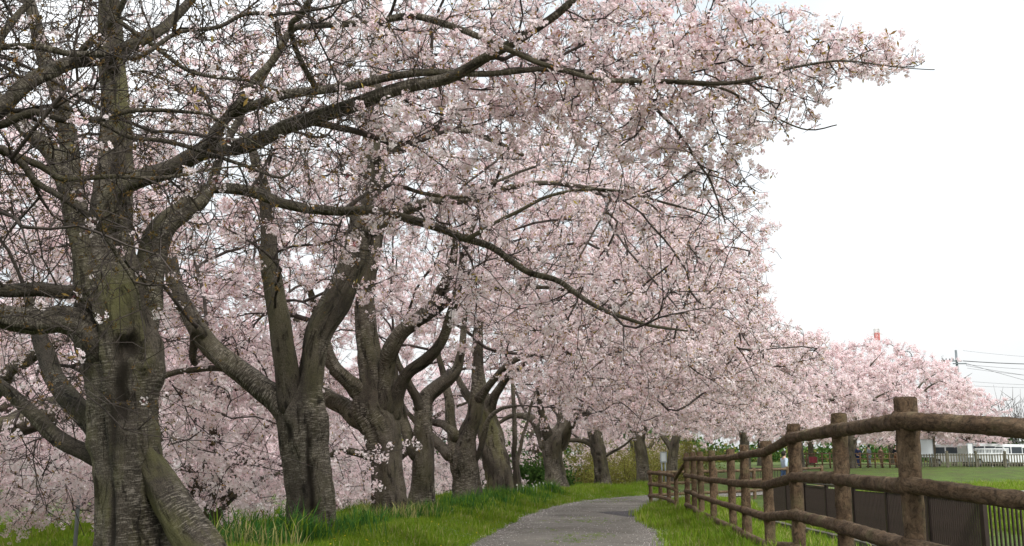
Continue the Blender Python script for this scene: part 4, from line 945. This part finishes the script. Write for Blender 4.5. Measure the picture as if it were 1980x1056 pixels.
for k, (px, d, sz, lb) in enumerate([(1030, 47, (3.6, 2, 2.4), 'dark evergreen bush left of the fan-limbed cherry'), (1004, 50, (2.6, 2, 1.9), 'small dark evergreen bush behind the wedge-shaped trunk'), (1932, 92, (4.6, 3, 3.6), 'dark evergreen bush beside the white shed'), (1908, 97, (3.6, 3, 3.0), 'dark evergreen bush behind the white van roof')]):
    shrub(lb, at(px, 910, d), sz, None, GN_LD, 14, 1500, group='dark evergreen bushes', seed=80 + k, scl=1.3)
for k, (px, d, sz, lb) in enumerate([(1968, 92, (3.0, 3, 6.2), 'leafless upright tree against the sky at the picture edge'), (1945, 96, (3.4, 3, 4.8), 'leafless grey shrub before the evergreen bush'), (2010, 96, (3.4, 3, 5.6), 'leafless tree beyond the picture edge')]):
    shrub(lb, at(px, 900, d), sz, None, None, 20, 0, cat='tree' if sz[2] > 5 else 'shrub', seed=90 + k)
# thin young stems by the wedge-shaped trunk
rng = np.random.default_rng(9)
for lb, dd, pts in (('thin straight pale stem between wedge-shaped trunk and fan-limbed cherry', 33.5, [(996, 945, 11), (995, 880, 10), (994, 800, 9), (990, 720, 6)]), ('thin crooked dark stem touching the pale one', 33.0, [(1004, 948, 13), (1001, 905, 9), (1006, 860, 7), (1020, 815, 6), (1034, 760, 4)])):
    P, r_ = lim(dd, dd, pts); P[0][2] = h1(P[0][0], dd) - .05; P2, r2 = smooth_line(P, r_, .12, rng, .05)
    root = empty('sapling', tuple(P2[0])); tag(root, lb, 'tree')
    link('trunk', limb_mesh('trunk', P2 - P2[0], r2, 12, .08, 2), M['bark'], root)
# far wood closing the horizon
rng = np.random.default_rng(10)
n = 9000; a = rng.uniform(-1.2, 1.05, n); rr = 190 + rng.uniform(-18, 18, n); hh = 5.0 + 2.4 * np.sin(a * 23) + 1.6 * np.sin(a * 51 + 1); x = rr * np.sin(a); y = rr * np.cos(a); z = h1(60, 190) + rng.random(n) ** .7 * hh * np.where(a > .2, .10, 1.3)
GN_W = scatter_group('far_leaves', [leaf_src('leaf_mass', 'leaf_dark', .5, 5, 16), leaf_src('leaf_mass', 'leaf_yellow', .5, 6, 16)])
scatter('far_wood', points_mesh('far_wood', np.stack([x, y, z], 1), rng.uniform(0, 6, (n, 3)), rng.uniform(.7, 1.5, n), (rng.random(n) < .12).astype(int)), GN_W)

# ------------------------------------------------------------------ the log fence beside the path
def log_mesh(name, a, b_, r, seed, sides=22, step=.045, collar=0, mod=.07):
    a = np.array(a, float); b_ = np.array(b_, float); ln = np.linalg.norm(b_ - a); n = max(3, int(ln / step))
    t = np.linspace(0, 1, n)[:, None]; P = a + (b_ - a) * t; s = t[:, 0] * ln; T = (b_ - a) / ln
    u = np.cross(T, (0, 0, 1) if abs(T[2]) < .8 else (1, 0, 0)); u /= np.linalg.norm(u); v = np.cross(T, u)
    an = np.arange(sides) * 2 * np.pi / sides; ca, sa = np.cos(an), np.sin(an); off = seed * 3.7
    rr = np.zeros((n, sides))
    for i in range(n):
        bend = 1 + .04 * math.sin(s[i] * 2.1 + off) + collar * (math.exp(-(s[i] / .13) ** 2) + math.exp(-((ln - s[i]) / .13) ** 2))
        for k in range(sides):
            rr[i, k] = r * bend * (1 + mod * mnoise.noise(Vector((ca[k] * 2.2 + off, sa[k] * 2.2, s[i] * 3.0))) + mod * 1.1 * mnoise.noise(Vector((ca[k] * 5 + off, sa[k] * 5, s[i] * 11))) + mod * .7 * mnoise.noise(Vector((ca[k] * 9 + off, sa[k] * 9, s[i] * 26))))
    V = P[:, None] + rr[..., None] * (u * ca[None, :, None] + v * sa[None, :, None]); V = V.reshape(-1, 3); bk = np.stack([rr * ca + off, rr * sa, np.repeat(s[:, None], sides, 1)], -1).reshape(-1, 3)
    i = np.arange(n - 1)[:, None]; k = np.arange(sides)[None]; k2 = (k + 1) % sides
    F = np.stack([i * sides + k, i * sides + k2, (i + 1) * sides + k2, (i + 1) * sides + k], -1).reshape(-1, 4)
    # rounded ends
    nv = len(V); e = []
    Fs = []
    for end, sgn in ((n - 1, 1), (0, -1)):
        ring = V[end * sides:(end + 1) * sides]; c = ring.mean(0); in1 = c + (ring - c) * .86 + T * sgn * r * .16; b0 = nv + sum(len(x) for x in e); e.append(in1); e.append((c + T * sgn * r * .22)[None])
        kk = np.arange(sides); k3 = (kk + 1) % sides; q = np.stack([end * sides + kk, end * sides + k3, b0 + k3, b0 + kk], -1); tr = np.stack([b0 + kk, b0 + k3, np.full(sides, b0 + sides)], -1)
        if sgn < 0: q = q[:, ::-1]; tr = tr[:, ::-1]
        Fs.append((q, tr))
    V = np.concatenate([V] + e); bk = np.concatenate([bk, (V[nv:] - a) + off])
    return np_mesh(name, V, [np.concatenate([F, Fs[0][0], Fs[1][0]]), np.concatenate([Fs[0][1], Fs[1][1]])], True, None, {'bk': bk})
posts = [(2020 + 300, 5.0 - .4, .115, 2.55)]     # replaced below by world positions
PX = [(1750, 767, 6.45, 39), (1621, 798, 8.5, 30), (1534, 819, 10.6, 24), (1481, 852, 12.7, 20), (1438, 860, 14.8, 18), (1412, 868, 17.0, 14), (1376, 871, 19.4, 12), (1353, 873, 21.6, 11), (1340, 874, 23.6, 11), (1327, 876, 25.6, 10)]
PT = [W(x, y, d) for x, y, d, w_ in PX]
PT = [np.array((4.0, 2.7, 1.50)), np.array((3.22, 4.55, 1.62))] + PT
fence_root = empty('log_fence', (PT[2][0], PT[2][1], 0)); tag(fence_root, 'brown log-style rail fence with four rails climbing beside the grass strip', 'fence')
def build_log_fence(root, PT, rails, rp, rr, hgt, mod=.07, foot_extra=.25):
    o0 = np.array(root.location); fine = lambda p: p[1] < 16
    for k, p in enumerate(PT):
        q = p - o0; bot = q - np.array((0, 0, hgt + foot_extra))
        link('post', log_mesh('post', bot, q - np.array((0, 0, rp * .2)), rp * (1.0 if k else 1), k + 1, 26 if fine(p) else 12, .04 if fine(p) else .16, mod=mod * .8), M['log'], root)
    for k in range(len(PT) - 1):
        for j, dz in enumerate(rails):
            a, b_ = PT[k] - o0, PT[k + 1] - o0
            a = a + np.array((0, 0, -dz)); b_ = b_ + np.array((0, 0, -dz)); w_ = .012 * math.sin(k * 3 + j * 5)
            a = a + np.array((0, 0, w_)); t = (b_ - a) / np.linalg.norm(b_ - a)
            side = np.array((-.035, 0, 0))
            link('rail', log_mesh('rail', a + side - t * .03, b_ + side + t * .03, rr * (1 + .05 * math.sin(k * 7 + j * 3)), 40 + k * 5 + j, 22 if fine(PT[k]) else 10, .04 if fine(PT[k]) else .2, mod=mod, collar=.16), M['log'], root)
rail_dz = (.15, .55, .93, 1.27)
build_log_fence(fence_root, PT, rail_dz, .066, .052, 1.42, .13)
# lower, farther stretch that follows the bend of the path
PT2 = [W(1306, 902, 27.6), W(1292, 905, 29.6), W(1276, 907, 31.4), W(1257, 908, 32.6)]
PT2 = [np.array((p[0], p[1], 1.02)) for p in PT2] + [np.array((6.9, 34.6, 1.05)), np.array((8.6, 36.3, 1.05)), np.array((10.3, 38.2, 1.08)), np.array((12.2, 40.2, 1.1))]
f2 = empty('log_fence', (PT2[0][0], PT2[0][1], 0)); tag(f2, 'lower log-style fence stretch beyond the tall one, following the bend', 'fence')
build_log_fence(f2, PT2, (.10, .45, .80), .062, .05, 1.05, .12)
# brace running up from the low stretch to the tall one
a, b_ = PT2[0] - np.array(f2.location), PT[-1] - np.array(f2.location)
link('brace', log_mesh('brace', a + np.array((0, 0, -.15)), b_ + np.array((0, 0, -.2)), .05, 99, 12, .1), M['log'], f2)

# ------------------------------------------------------------------ dark slatted canal fence
root = empty('slatted_metal_fence', (6.4, 14, 0)); tag(root, 'dark brown metal fence of thin upright slats along the sunken channel', 'fence')
o0 = Vector(root.location)
run = [Vector((6.95, 27.5, .84)), Vector((6.75, 22, .84)), Vector((6.42, 14.0, .92)), Vector((7.6, 14.45, .92)), Vector((9.7, 15.2, .92))]
smesh = {}
def slat_obj(loc, rz, h, nm='slat'):
    k = round(h, 2)
    if k not in smesh:
        mb = MB(); mb.box((0, 0, -h / 2), (.022, .022, h)); smesh[k] = mb.mesh(nm); smesh[k].materials.append(M['dark_metal'])
    o = bpy.data.objects.new(nm, smesh[k]); C.objects.link(o); o.parent = root; o.location = loc; o.rotation_euler = (0, 0, rz); return o
for a, b_ in zip(run[:-1], run[1:]):
    L_ = (b_ - a).length; dr = (b_ - a) / L_; ang = math.atan2(dr.y, dr.x); n = int(L_ / .078)
    mb = MB(); mb.tube([a - o0, b_ - o0], .032, 10); mb.build('handrail', M['bar_metal'], root, True)
    mb = MB(); mb.box(tuple((a + b_) / 2 - o0 - Vector((0, 0, .07))), (L_, .03, .03), ang); mb.build('top_rail', M['dark_metal'], root)
    mb = MB(); mb.box(tuple((a + b_) / 2 - o0 - Vector((0, 0, 1.02))), (L_, .03, .03), ang); mb.build('bottom_rail', M['dark_metal'], root)
    for k in range(n):
        p = a + dr * (k + .5) * L_ / n - o0; slat_obj((p.x, p.y, p.z - .09), ang, .92)
    npst = max(1, int(round(L_ / 2.0)))
    for k in range(npst + 1):
        p = a + dr * (L_ * k / npst) - o0
        if k == npst and b_ is not run[-1]: continue
        mb = MB(); mb.box((p.x, p.y, p.z - .62), (.075, .075, 1.22), ang); mb.build('post', M['dark_metal'], root, bevel=.006)
# concrete edge of the drain between the two fences
mb = MB()
pts = [(5.5, 8), (5.75, 14), (5.9, 18), (5.8, 22), (5.95, 27)]
for (x0, y0), (x1, y1) in zip(pts[:-1], pts[1:]):
    L_ = math.hypot(x1 - x0, y1 - y0); ang = math.atan2(y1 - y0, x1 - x0); mb.box(((x0 + x1) / 2, (y0 + y1) / 2, -.14), (L_ - .01, .14, .34), ang)
o = mb.build('drain_kerb', M['concrete'], None, bevel=.012); o['kind'] = 'structure'

# ------------------------------------------------------------------ far side: retaining wall, fences, board, vans, people
def gz(x, y): return h1(x, y)
mb = MB(); a_ = W(1872, 912, 76); b2 = W(2080, 908, 74)
mb.box(((a_[0] + b2[0]) / 2, 75.2, .12), (b2[0] - a_[0], .35, .72), -.15)
o = mb.build('retaining_wall', M['concrete'], None, bevel=.03); tag(o, 'low stained concrete retaining wall under the weathered paling fence', 'wall')
root = empty('paling_fence', (30, 76, 0)); tag(root, 'weathered grey-green wooden paling fence above the lawn in front of the vans', 'fence')
x0 = W(1778, 905, 77)[0]; x1 = W(2060, 905, 75.5)[0]
me1 = MB(); me1.box((0, 0, .5), (.085, .03, .92)); me1 = me1.mesh('paling'); me1.materials.append(M['old_wood'])
nn = int((x1 - x0) / .19)
for k in range(nn):
    x = x0 + (x1 - x0) * k / nn; y = 77 - 1.5 * k / nn
    o = bpy.data.objects.new('paling', me1); C.objects.link(o); o.parent = root; o.location = (x - 30, y - 76, gz(x, y) + .06 + .012 * math.sin(k * 5.1)); o.rotation_euler = (0, 0, -.12)
for zz in (.22, .88):
    mb = MB(); mb.tube([(x0 - 30, 1.06, gz(x0, 77) + zz + .06), (x1 - 30, -.44, gz(x1, 75.5) + zz + .06)], .045, 6); mb.build('rail', M['old_wood'], root)
for k in range(6):
    x = x0 + (x1 - x0) * k / 5; y = 77.05 - 1.5 * k / 5; mb = MB(); mb.box((x - 30, y - 76, gz(x, y) + .58), (.16, .16, 1.3)); mb.build('post', M['old_wood'], root, bevel=.02)
root = empty('rail_fence', (26, 76, 0)); tag(root, 'low brown three-rail fence in front of the walkers under the far cherries', 'fence')
xa, xb = W(1545, 905, 72)[0], W(1776, 905, 77)[0]; nn = 16
ptsr = [np.array((xa + (xb - xa) * k / nn, 72 + 5 * k / nn)) for k in range(nn + 1)]
for k, p in enumerate(ptsr):
    mb = MB(); z = gz(p[0], p[1]); mb.tube([(p[0] - 26, p[1] - 76, z - .1), (p[0] - 26, p[1] - 76, z + 1.12)], .06, 8); mb.build('post', M['log'], root, True)
    if k < nn:
        q = ptsr[k + 1]; zq = gz(q[0], q[1])
        for dz in (.28, .65, 1.02):
            mb = MB(); mb.tube([(p[0] - 26, p[1] - 76, z + dz), (q[0] - 26, q[1] - 76, zq + dz)], .042, 6); mb.build('rail', M['log'], root, True)
root = empty('iron_railing', (17, 50, 0)); tag(root, 'thin black iron railing seen between the log fence posts', 'fence')
xa, xb = W(1432, 905, 46)[0], W(1524, 905, 46)[0]
for zz in (.12, .95):
    mb = MB(); z = gz(13, 46); mb.box(((xa + xb) / 2 - 17, -4, z + zz), (xb - xa, .04, .04)); mb.build('rail', M['dark_metal'], root)
mbal = MB(); mbal.box((0, 0, .53), (.022, .022, .86)); mbal = mbal.mesh('baluster'); mbal.materials.append(M['dark_metal'])
for k in range(18):
    x = xa + (xb - xa) * k / 17; o = bpy.data.objects.new('baluster', mbal); C.objects.link(o); o.parent = root; o.location = (x - 17, -4.05, gz(13, 46))
# notice boards
def board(name, px, py0, py1, wpx, d, label, mat, cat='notice board'):
    q = W(px, py1, d); top = W(px, py0, d)[2]; bot = q[2]; wd = 2 * RW(wpx, py1, d); g = gz(q[0], d)
    root = empty(name, (q[0], d, g)); tag(root, label, cat)
    mb = MB(); mb.box((0, 0, (top + bot) / 2 - g), (wd, .05, top - bot)); mb.build('board', mat, root, bevel=.01)
    mb = MB(); t = .05
    for sx in (-1, 1): mb.box((sx * (wd / 2 + .02), 0, (top + bot) / 2 - g), (t, .08, top - bot + .1))
    for zz in (top + .03, bot - .03): mb.box((0, -.004, zz - g), (wd + .1, .075, .05))
    mb.build('frame', M['grey_metal'], root)
    for sx in (-1, 1):
        mb = MB(); mb.tube([(sx * wd * .38, .06, -.1), (sx * wd * .38, .06, top - g)], .035, 8); mb.build('post', M['grey_metal'], root, True)
board('notice_board', 1791, 851, 883, 26, 79.5, 'blank pale grey notice board on posts behind the paling fence', M['panel'])
board('sign_panel', 1877, 858, 884, 9, 82, 'narrow white sign panel beside the dark evergreen bushes', M['white'], 'sign')
board('sign_panel', 1283, 876, 892, 9, 46, 'small pale sign plate in front of the olive shrub', M['panel'], 'sign')
# turquoise roofed hut seen between two trunks
q = W(1112, 862, 66); root = empty('hut', (q[0], 66, gz(q[0], 66))); tag(root, 'small hut with turquoise sheet roof glimpsed between the trunks', 'hut'); g = gz(q[0], 66)
mb = MB(); mb.box((0, 1, .95), (2.9, 2, 1.9)); mb.build('wall', M['panel'], root)
mb = MB(); mb.add([(-1.7, -.3, 2.0), (1.7, -.3, 1.9), (1.7, 2.3, 2.35), (-1.7, 2.3, 2.45), (-1.7, -.3, 2.06), (1.7, -.3, 1.96), (1.7, 2.3, 2.41), (-1.7, 2.3, 2.51)], [(3,2,1,0),(4,5,6,7),(0,1,5,4),(1,2,6,5),(2,3,7,6),(3,0,4,7)]); mb.build('roof', M['teal'], root)
mb = MB(); mb.box((.3, -.02, 1.1), (.8, .06, .7)); mb.build('window', M['glass'], root)
# steel pole on the lower bank
q = W(157, 900, 24); root = empty('steel_pole', (q[0], 24, gz(q[0], 24))); tag(root, 'slim galvanised pole on the lower bank behind the mossy trunk', 'pole')
mb = MB(); mb.tube([(0, 0, -.1), (0, 0, 3.0)], .045, 10); mb.build('shaft', M['grey_metal'], root, True); mb = MB(); mb.tube([(0, 0, 3.0), (0, 0, 3.05)], .055, 10); mb.build('cap', M['grey_metal'], root)
# maroon cloth banner on the rail fence
q = W(1572, 889, 70); root = empty('banner', (q[0], 70, gz(q[0], 70))); tag(root, 'small maroon cloth banner hung low between two stakes', 'banner'); 
b0 = q[2] - gz(q[0], 70); mb = MB()
for i in range(8): mb.add([(-.28 + i * .07, .015 * math.sin(i * 1.3), b0 - .22), (-.21 + i * .07, .015 * math.sin(i * 1.3 + 1.3), b0 - .22), (-.21 + i * .07, .015 * math.sin(i * 1.3 + 1.3), b0 + .2), (-.28 + i * .07, .015 * math.sin(i * 1.3), b0 + .2)], [(0, 1, 2, 3)])
o = mb.build('cloth', M['maroon'], root); sm = o.modifiers.new('thick', 'SOLIDIFY'); sm.thickness = .01
for sx in (-.3, .3):
    mb = MB(); mb.tube([(sx, 0, -.05), (sx, 0, b0 + .25)], .02, 6); mb.build('stake', M['old_wood'], root)
# white vans and shed
def van(label, px, d, rz, grp='white vans parked behind the paling fence'):
    q = W(px, 890, d); root = empty('parked_van', (q[0], d, gz(q[0], d)), rz); tag(root, label, 'van', grp)
    prof = [(-2.1, .35), (2.0, .35), (2.15, .55), (2.1, .95), (1.75, 1.08), (1.2, 1.75), (.9, 1.86), (-1.9, 1.9), (-2.1, 1.7)]
    V = [(x, s_ * .82, z) for s_ in (-1, 1) for x, z in prof]; n = len(prof)
    mb = MB(); mb.add(V, [tuple(range(n)), tuple(range(2 * n - 1, n - 1, -1))] + [(k, k + n, (k + 1) % n + n, (k + 1) % n) for k in range(n)]); mb.build('body', M['white'], root, bevel=.05)
    for sx in (-1.35, 1.3):
        for sy in (-.78, .78):
            mb = MB(); mb.tube([(sx, sy - .09, .33), (sx, sy + .09, .33)], .33, 18); w_ = mb.build('wheel', M['black'], root)
            mb = MB(); mb.tube([(sx, sy - .1, .33), (sx, sy + .1, .33)], .18, 12); mb.build('rim', M['grey_metal'], w_)
    for (xa_, xb_) in ((-1.85, -.75), (-.65, .35), (.42, 1.3)):
        mb = MB(); 
        for sy in (-.83, .83):
            top = 1.66 if xb_ < 1 else 1.60; mb.add([(xa_, sy, 1.12), (xb_ + (.15 if xb_ > 1 else 0), sy, 1.12), (xb_ - (.2 if xb_ > 1 else 0), sy, top), (xa_, sy, top)], [(0, 1, 2, 3) if sy < 0 else (3, 2, 1, 0)])
        mb.build('side_window', M['glass'], root)
    mb = MB(); mb.add([(1.73, -.7, 1.13), (1.73, .7, 1.13), (1.24, .66, 1.73), (1.24, -.66, 1.73)], [(0, 1, 2, 3)]); V_ = mb.build('windscreen', M['glass'], root); V_.location.x = .03
    for sy in (-.6, .6):
        mb = MB(); mb.box((2.14, sy, .78), (.05, .26, .16)); mb.build('headlight', M['panel'], root)
    return root
van('white van parked behind the paling fence left of the bare shrub', 1905, 86, .3)
van('white van parked deeper, closest to the picture edge', 1958, 88, .2)
van('white van mostly hidden behind the notice board fence', 1846, 90, -.4)
q = W(1918, 875, 84); g = gz(q[0], 84); root = empty('white_railing', (q[0], 84, g)); tag(root, 'long white slatted deck railing above the vans', 'railing')
zt = W(1918, 868, 84)[2] - g
for zz in (zt, zt - .42):
    mb = MB(); mb.box((0, 0, zz), (2.8, .08, .09)); mb.build('rail', M['white'], root)
for k in range(24):
    mb = MB() if k == 0 else None
    if k == 0:
        mb.box((0, 0, zt - .21), (.04, .04, .36)); bme = mb.mesh('baluster'); bme.materials.append(M['white'])
    o = bpy.data.objects.new('baluster', bme); C.objects.link(o); o.parent = root; o.location = (-1.35 + k * .117, 0, 0)
for sx in (-1.36, 0, 1.36):
    mb = MB(); mb.box((sx, .07, zt / 2), (.09, .09, zt + .1)); mb.build('post', M['white'], root)
q = W(1990, 860, 104); g = gz(q[0], 104); root = empty('white_shed', (q[0], 104, g)); tag(root, 'white walled building cut by the picture edge behind leafless trees', 'building')
mb = MB(); mb.box((0.6, 2, 1.7), (3.6, 5, 3.5)); mb.build('wall', M['white'], root, bevel=.03)
mb = MB(); mb.box((0.6, 2, 3.53), (4, 5.4, .18)); mb.build('roof', M['panel'], root)
mb = MB(); mb.box((-.2, -.53, 2.1), (.9, .05, .8)); w_ = mb.build('window', M['glass'], root); mb = MB(); mb.box((-.2, -.56, 1.66), (1.05, .1, .07)); mb.build('sill', M['panel'], w_)

# people
def skin_body(name, joints, edges, mat, parent, sub=2):
    me = bpy.data.meshes.new(name); me.from_pydata([j[:3] for j in joints], edges, [])
    o = bpy.data.objects.new(name, me); C.objects.link(o); o.parent = parent
    s_ = o.modifiers.new('skin', 'SKIN')
    for k, j in enumerate(joints):
        me.skin_vertices[0].data[k].radius = (j[3], j[3] * (j[4] if len(j) > 4 else 1))
    me.skin_vertices[0].data[0].use_root = True
    b_ = o.modifiers.new('sub', 'SUBSURF'); b_.levels = sub; b_.render_levels = sub
    me.materials.append(mat); return o
def person(label, loc, rz, ht, top, legs, hair, stride=.12, arms='down', extra=None):
    root = empty('person', loc, rz); tag(root, label, 'person'); k = ht / 1.7
    J = [(0, 0, .92, .13, .8), (0, .0, 1.12, .125, .75), (0, 0, 1.34, .15, .7), (0, 0, 1.46, .07), (0, .01, 1.53, .06), (0, .02, 1.62, .095), (0, .01, 1.68, .07)]
    E = [(0, 1), (1, 2), (2, 3), (3, 4), (4, 5), (5, 6)]
    def chain(pts, par): 
        for p in pts: J.append(p); E.append((par, len(J) - 1)); par = len(J) - 1
        return par
    for sx in (-1, 1):
        st = stride * sx
        chain([(sx * .09, 0, .86, .095), (sx * .10, st * .4, .5, .065), (sx * .10, st - .02, .1, .042), (sx * .105, st + .1, .04, .04)], 0)
        if arms == 'down': chain([(sx * .19, 0, 1.38, .06), (sx * .25, -.02 + st * -.3, 1.12, .045), (sx * .26, .05 - st * .4, .88, .034), (sx * .26, .08 - st * .4, .80, .036)], 2)
        else: chain([(sx * .19, 0, 1.38, .06), (sx * .25, .02, 1.14, .045), (sx * .12, .22, 1.12, .034), (sx * .04, .24, 1.14, .036)], 2)
    body = skin_body('body', J, E, M['skin'], root)
    def sub(idx, name, mat, g):
        m_ = {a_: i for i, a_ in enumerate(idx)}
        o = skin_body(name, [(J[a_][0], J[a_][1], J[a_][2], J[a_][3] + g) + ((J[a_][4],) if len(J[a_]) > 4 else ()) for a_ in idx], [(m_[a_], m_[b_]) for a_, b_ in E if a_ in m_ and b_ in m_], mat, root); return o
    # indices: 7..10 leg, 11..14 arm, 15..18 leg, 19..22 arm
    sub([0, 1, 2, 3, 11, 12, 13, 19, 20, 21], 'jacket', top, .028)
    sub([0, 7, 8, 9, 15, 16, 17], 'trousers', legs, .02)
    for a_, nm in ((10, 'shoe'), (18, 'shoe')):
        mb = MB(); c = J[a_]; mb.box((c[0], c[1] - .02, .045), (.1, .27, .09)); mb.build(nm, M['black'], root, bevel=.03)
    bm = bmesh.new(); bmesh.ops.create_uvsphere(bm, u_segments=14, v_segments=10, radius=.118); 
    for v in list(bm.verts):
        if v.co.y > .05 and v.co.z < .03: v.co.y = .05
        v.co.z *= 1.05
    me = bpy.data.meshes.new('hair'); bm.to_mesh(me); bm.free(); link('hair', me, hair, root).location = (0, -.01, 1.645)
    mb = MB(); mb.add([(-.012, .1, 1.63), (.012, .1, 1.63), (0, .14, 1.605), (0, .1, 1.66)], [(0, 1, 2), (0, 2, 3), (1, 3, 2)]); mb.build('nose', M['skin'], root)
    if extra: extra(root)
    root.scale = (k, k, k); return root
cl = lambda n_, c_: simple('cloth_' + n_, c_, .9, .12, 8)
navy, grey, brown, black, ltblue, jean, tan, hairw, hairb = cl('navy', (.03, .04, .10)), cl('grey', (.20, .22, .25)), cl('brown', (.16, .11, .07)), cl('black', (.02, .02, .025)), cl('lightblue', (.42, .50, .58)), cl('jean', (.12, .20, .38)), cl('rust', (.22, .09, .04)), cl('white_hair', (.6, .58, .55)), cl('dark_hair', (.03, .025, .02))
def pack(r):
    mb = MB(); mb.box((0, -.17, 1.24), (.26, .16, .36)); mb.build('backpack_strap' if 0 else 'backpack', black, r, bevel=.04)
def prs(px, d, *a, **k):
    q = W(px, 905, d); return person(a[0], (q[0], d, gz(q[0], d)), a[1], *a[2:], **k)
prs(1661, 78.5, 'white-haired person in a navy jacket under the far cherries', .4, 1.66, navy, navy, hairw)
prs(1682, 79, 'dark-haired person in grey walking beside the navy jacket', .9, 1.66, grey, grey, hairb)
prs(1705, 80, 'person in a brown coat between grey and black dressed walkers', -2.6, 1.58, brown, brown, hairb)
prs(1735, 78.6, 'person in black top and rust trousers with hands together', 2.9, 1.66, black, tan, hairb, arms='front')
prs(1517, 46, 'person in light blue jacket and jeans between two log posts', -1.3, 1.66, ltblue, jean, hairb, stride=.2)

# utility pole, cables, lattice tower
q = W(1858, 800, 112); root = empty('utility_pole', (q[0], 112, gz(q[0], 112))); tag(root, 'concrete utility pole with crossarms rising behind the last cherries', 'pole'); g = gz(q[0], 112)
zz = lambda py: W(1858, py, 112)[2] - g
mb = MB(); mb.tube([(0, 0, -.2), (0, 0, zz(677))], [.2, .12], 10); mb.build('shaft', M['pole_concrete'], root, True)
for py, a_, b_ in ((698.5, -1.75, .5), (703.5, -.5, 1.0)):
    mb = MB(); mb.box(((a_ + b_) / 2, -.15, zz(py)), (b_ - a_, .12, .12)); mb.build('crossarm', M['pole_concrete'], root)
for k in range(4):
    mb = MB(); x = -1.6 + k * .38; mb.tube([(x, -.15, zz(698.5) + .06), (x, -.15, zz(698.5) + .18), (x, -.15, zz(698.5) + .3)], [.05, .09, .05], 8); mb.build('insulator', M['pole_concrete'], root)
mb = MB(); mb.box((-1.6, -.2, zz(699.5)), (.32, .3, .34)); mb.build('switch_box', M['dark_metal'], root)
cab = [((1862, 698), (1985, 695), .045, 'thickest black cable leaving the pole near its top'), ((1866, 702), (1990, 733), .02, 'thin cable slanting down steeply from the lower crossarm'), ((1868, 705), (1990, 706), .018, 'thin upper cable behind the thick one'), ((1868, 707), (1990, 720), .018, 'thin cable third below the thick one'), ((1870, 712), (1990, 719), .015, 'faint cable crossing low beside the crown edge'), ((1862, 678), (1990, 682), .012, 'faint topmost cable from the pole tip'), ((1880, 738), (1990, 736), .015, 'faint lower cable near the crown'), ((1880, 746), (1990, 741), .015, 'faint lowest cable over the leafless tree')]
for (xa_, ya_), (xb_, yb_), r_, lb in cab:
    A = W(xa_, ya_, 112 if xa_ < 1878 else 126); B = W(xb_ + 330, yb_ + (yb_ - ya_) * 2.2, 128); pts = []
    for t in np.linspace(0, 1, 16): p = A + (B - A) * t; p[2] -= 4 * t * (1 - t) * .7; pts.append(p)
    mb = MB(); mb.tube(pts, r_, 5); o = mb.build('overhead_cable', M['wire'], None, True); tag(o, lb, 'cable', 'overhead cables')
q = W(1699, 700, 320); root = empty('lattice_tower', (q[0], 320, 0)); tag(root, 'top of a red and white lattice tower above the far cherries', 'tower')
zt = W(1699, 636, 320)[2]; zb = 0
def hw(z): return max(.62, .62 + (zt - 12 - z) * .09) if z < zt - 12 else .62
lv = [0, 8, 14, 19, 23.5, 27, 30, 32.5] + list(np.arange(34.5, zt - .2, 1.25)) + [zt]
for k, (za, zc) in enumerate(zip(lv[:-1], lv[1:])):
    mb = MB(); a_, c_ = hw(za), hw(zc); ca_ = [(-1, -1), (1, -1), (1, 1), (-1, 1)]
    for j in range(4):
        u_, v_ = ca_[j], ca_[(j + 1) % 4]
        mb.tube([(u_[0] * a_, u_[1] * a_, za), (u_[0] * c_, u_[1] * c_, zc)], .13, 4); mb.tube([(u_[0] * a_, u_[1] * a_, za), (v_[0] * c_, v_[1] * c_, zc)], .07, 4); mb.tube([(v_[0] * a_, v_[1] * a_, za), (u_[0] * c_, u_[1] * c_, zc)], .07, 4); mb.tube([(u_[0] * c_, u_[1] * c_, zc), (v_[0] * c_, v_[1] * c_, zc)], .08, 4)
    mb.build('lattice_section', M['red_paint'] if k % 3 != 1 else M['pylon_white'], root)
za = W(1699, 646, 320)[2]; mb = MB(); mb.tube([(-1.9, 0, za), (1.9, 0, za)], .1, 5); mb.tube([(-1.9, 0, za), (0, 0, za + .9)], .06, 4); mb.tube([(1.9, 0, za), (0, 0, za + .9)], .06, 4); mb.build('crossarm', M['pylon_white'], root)
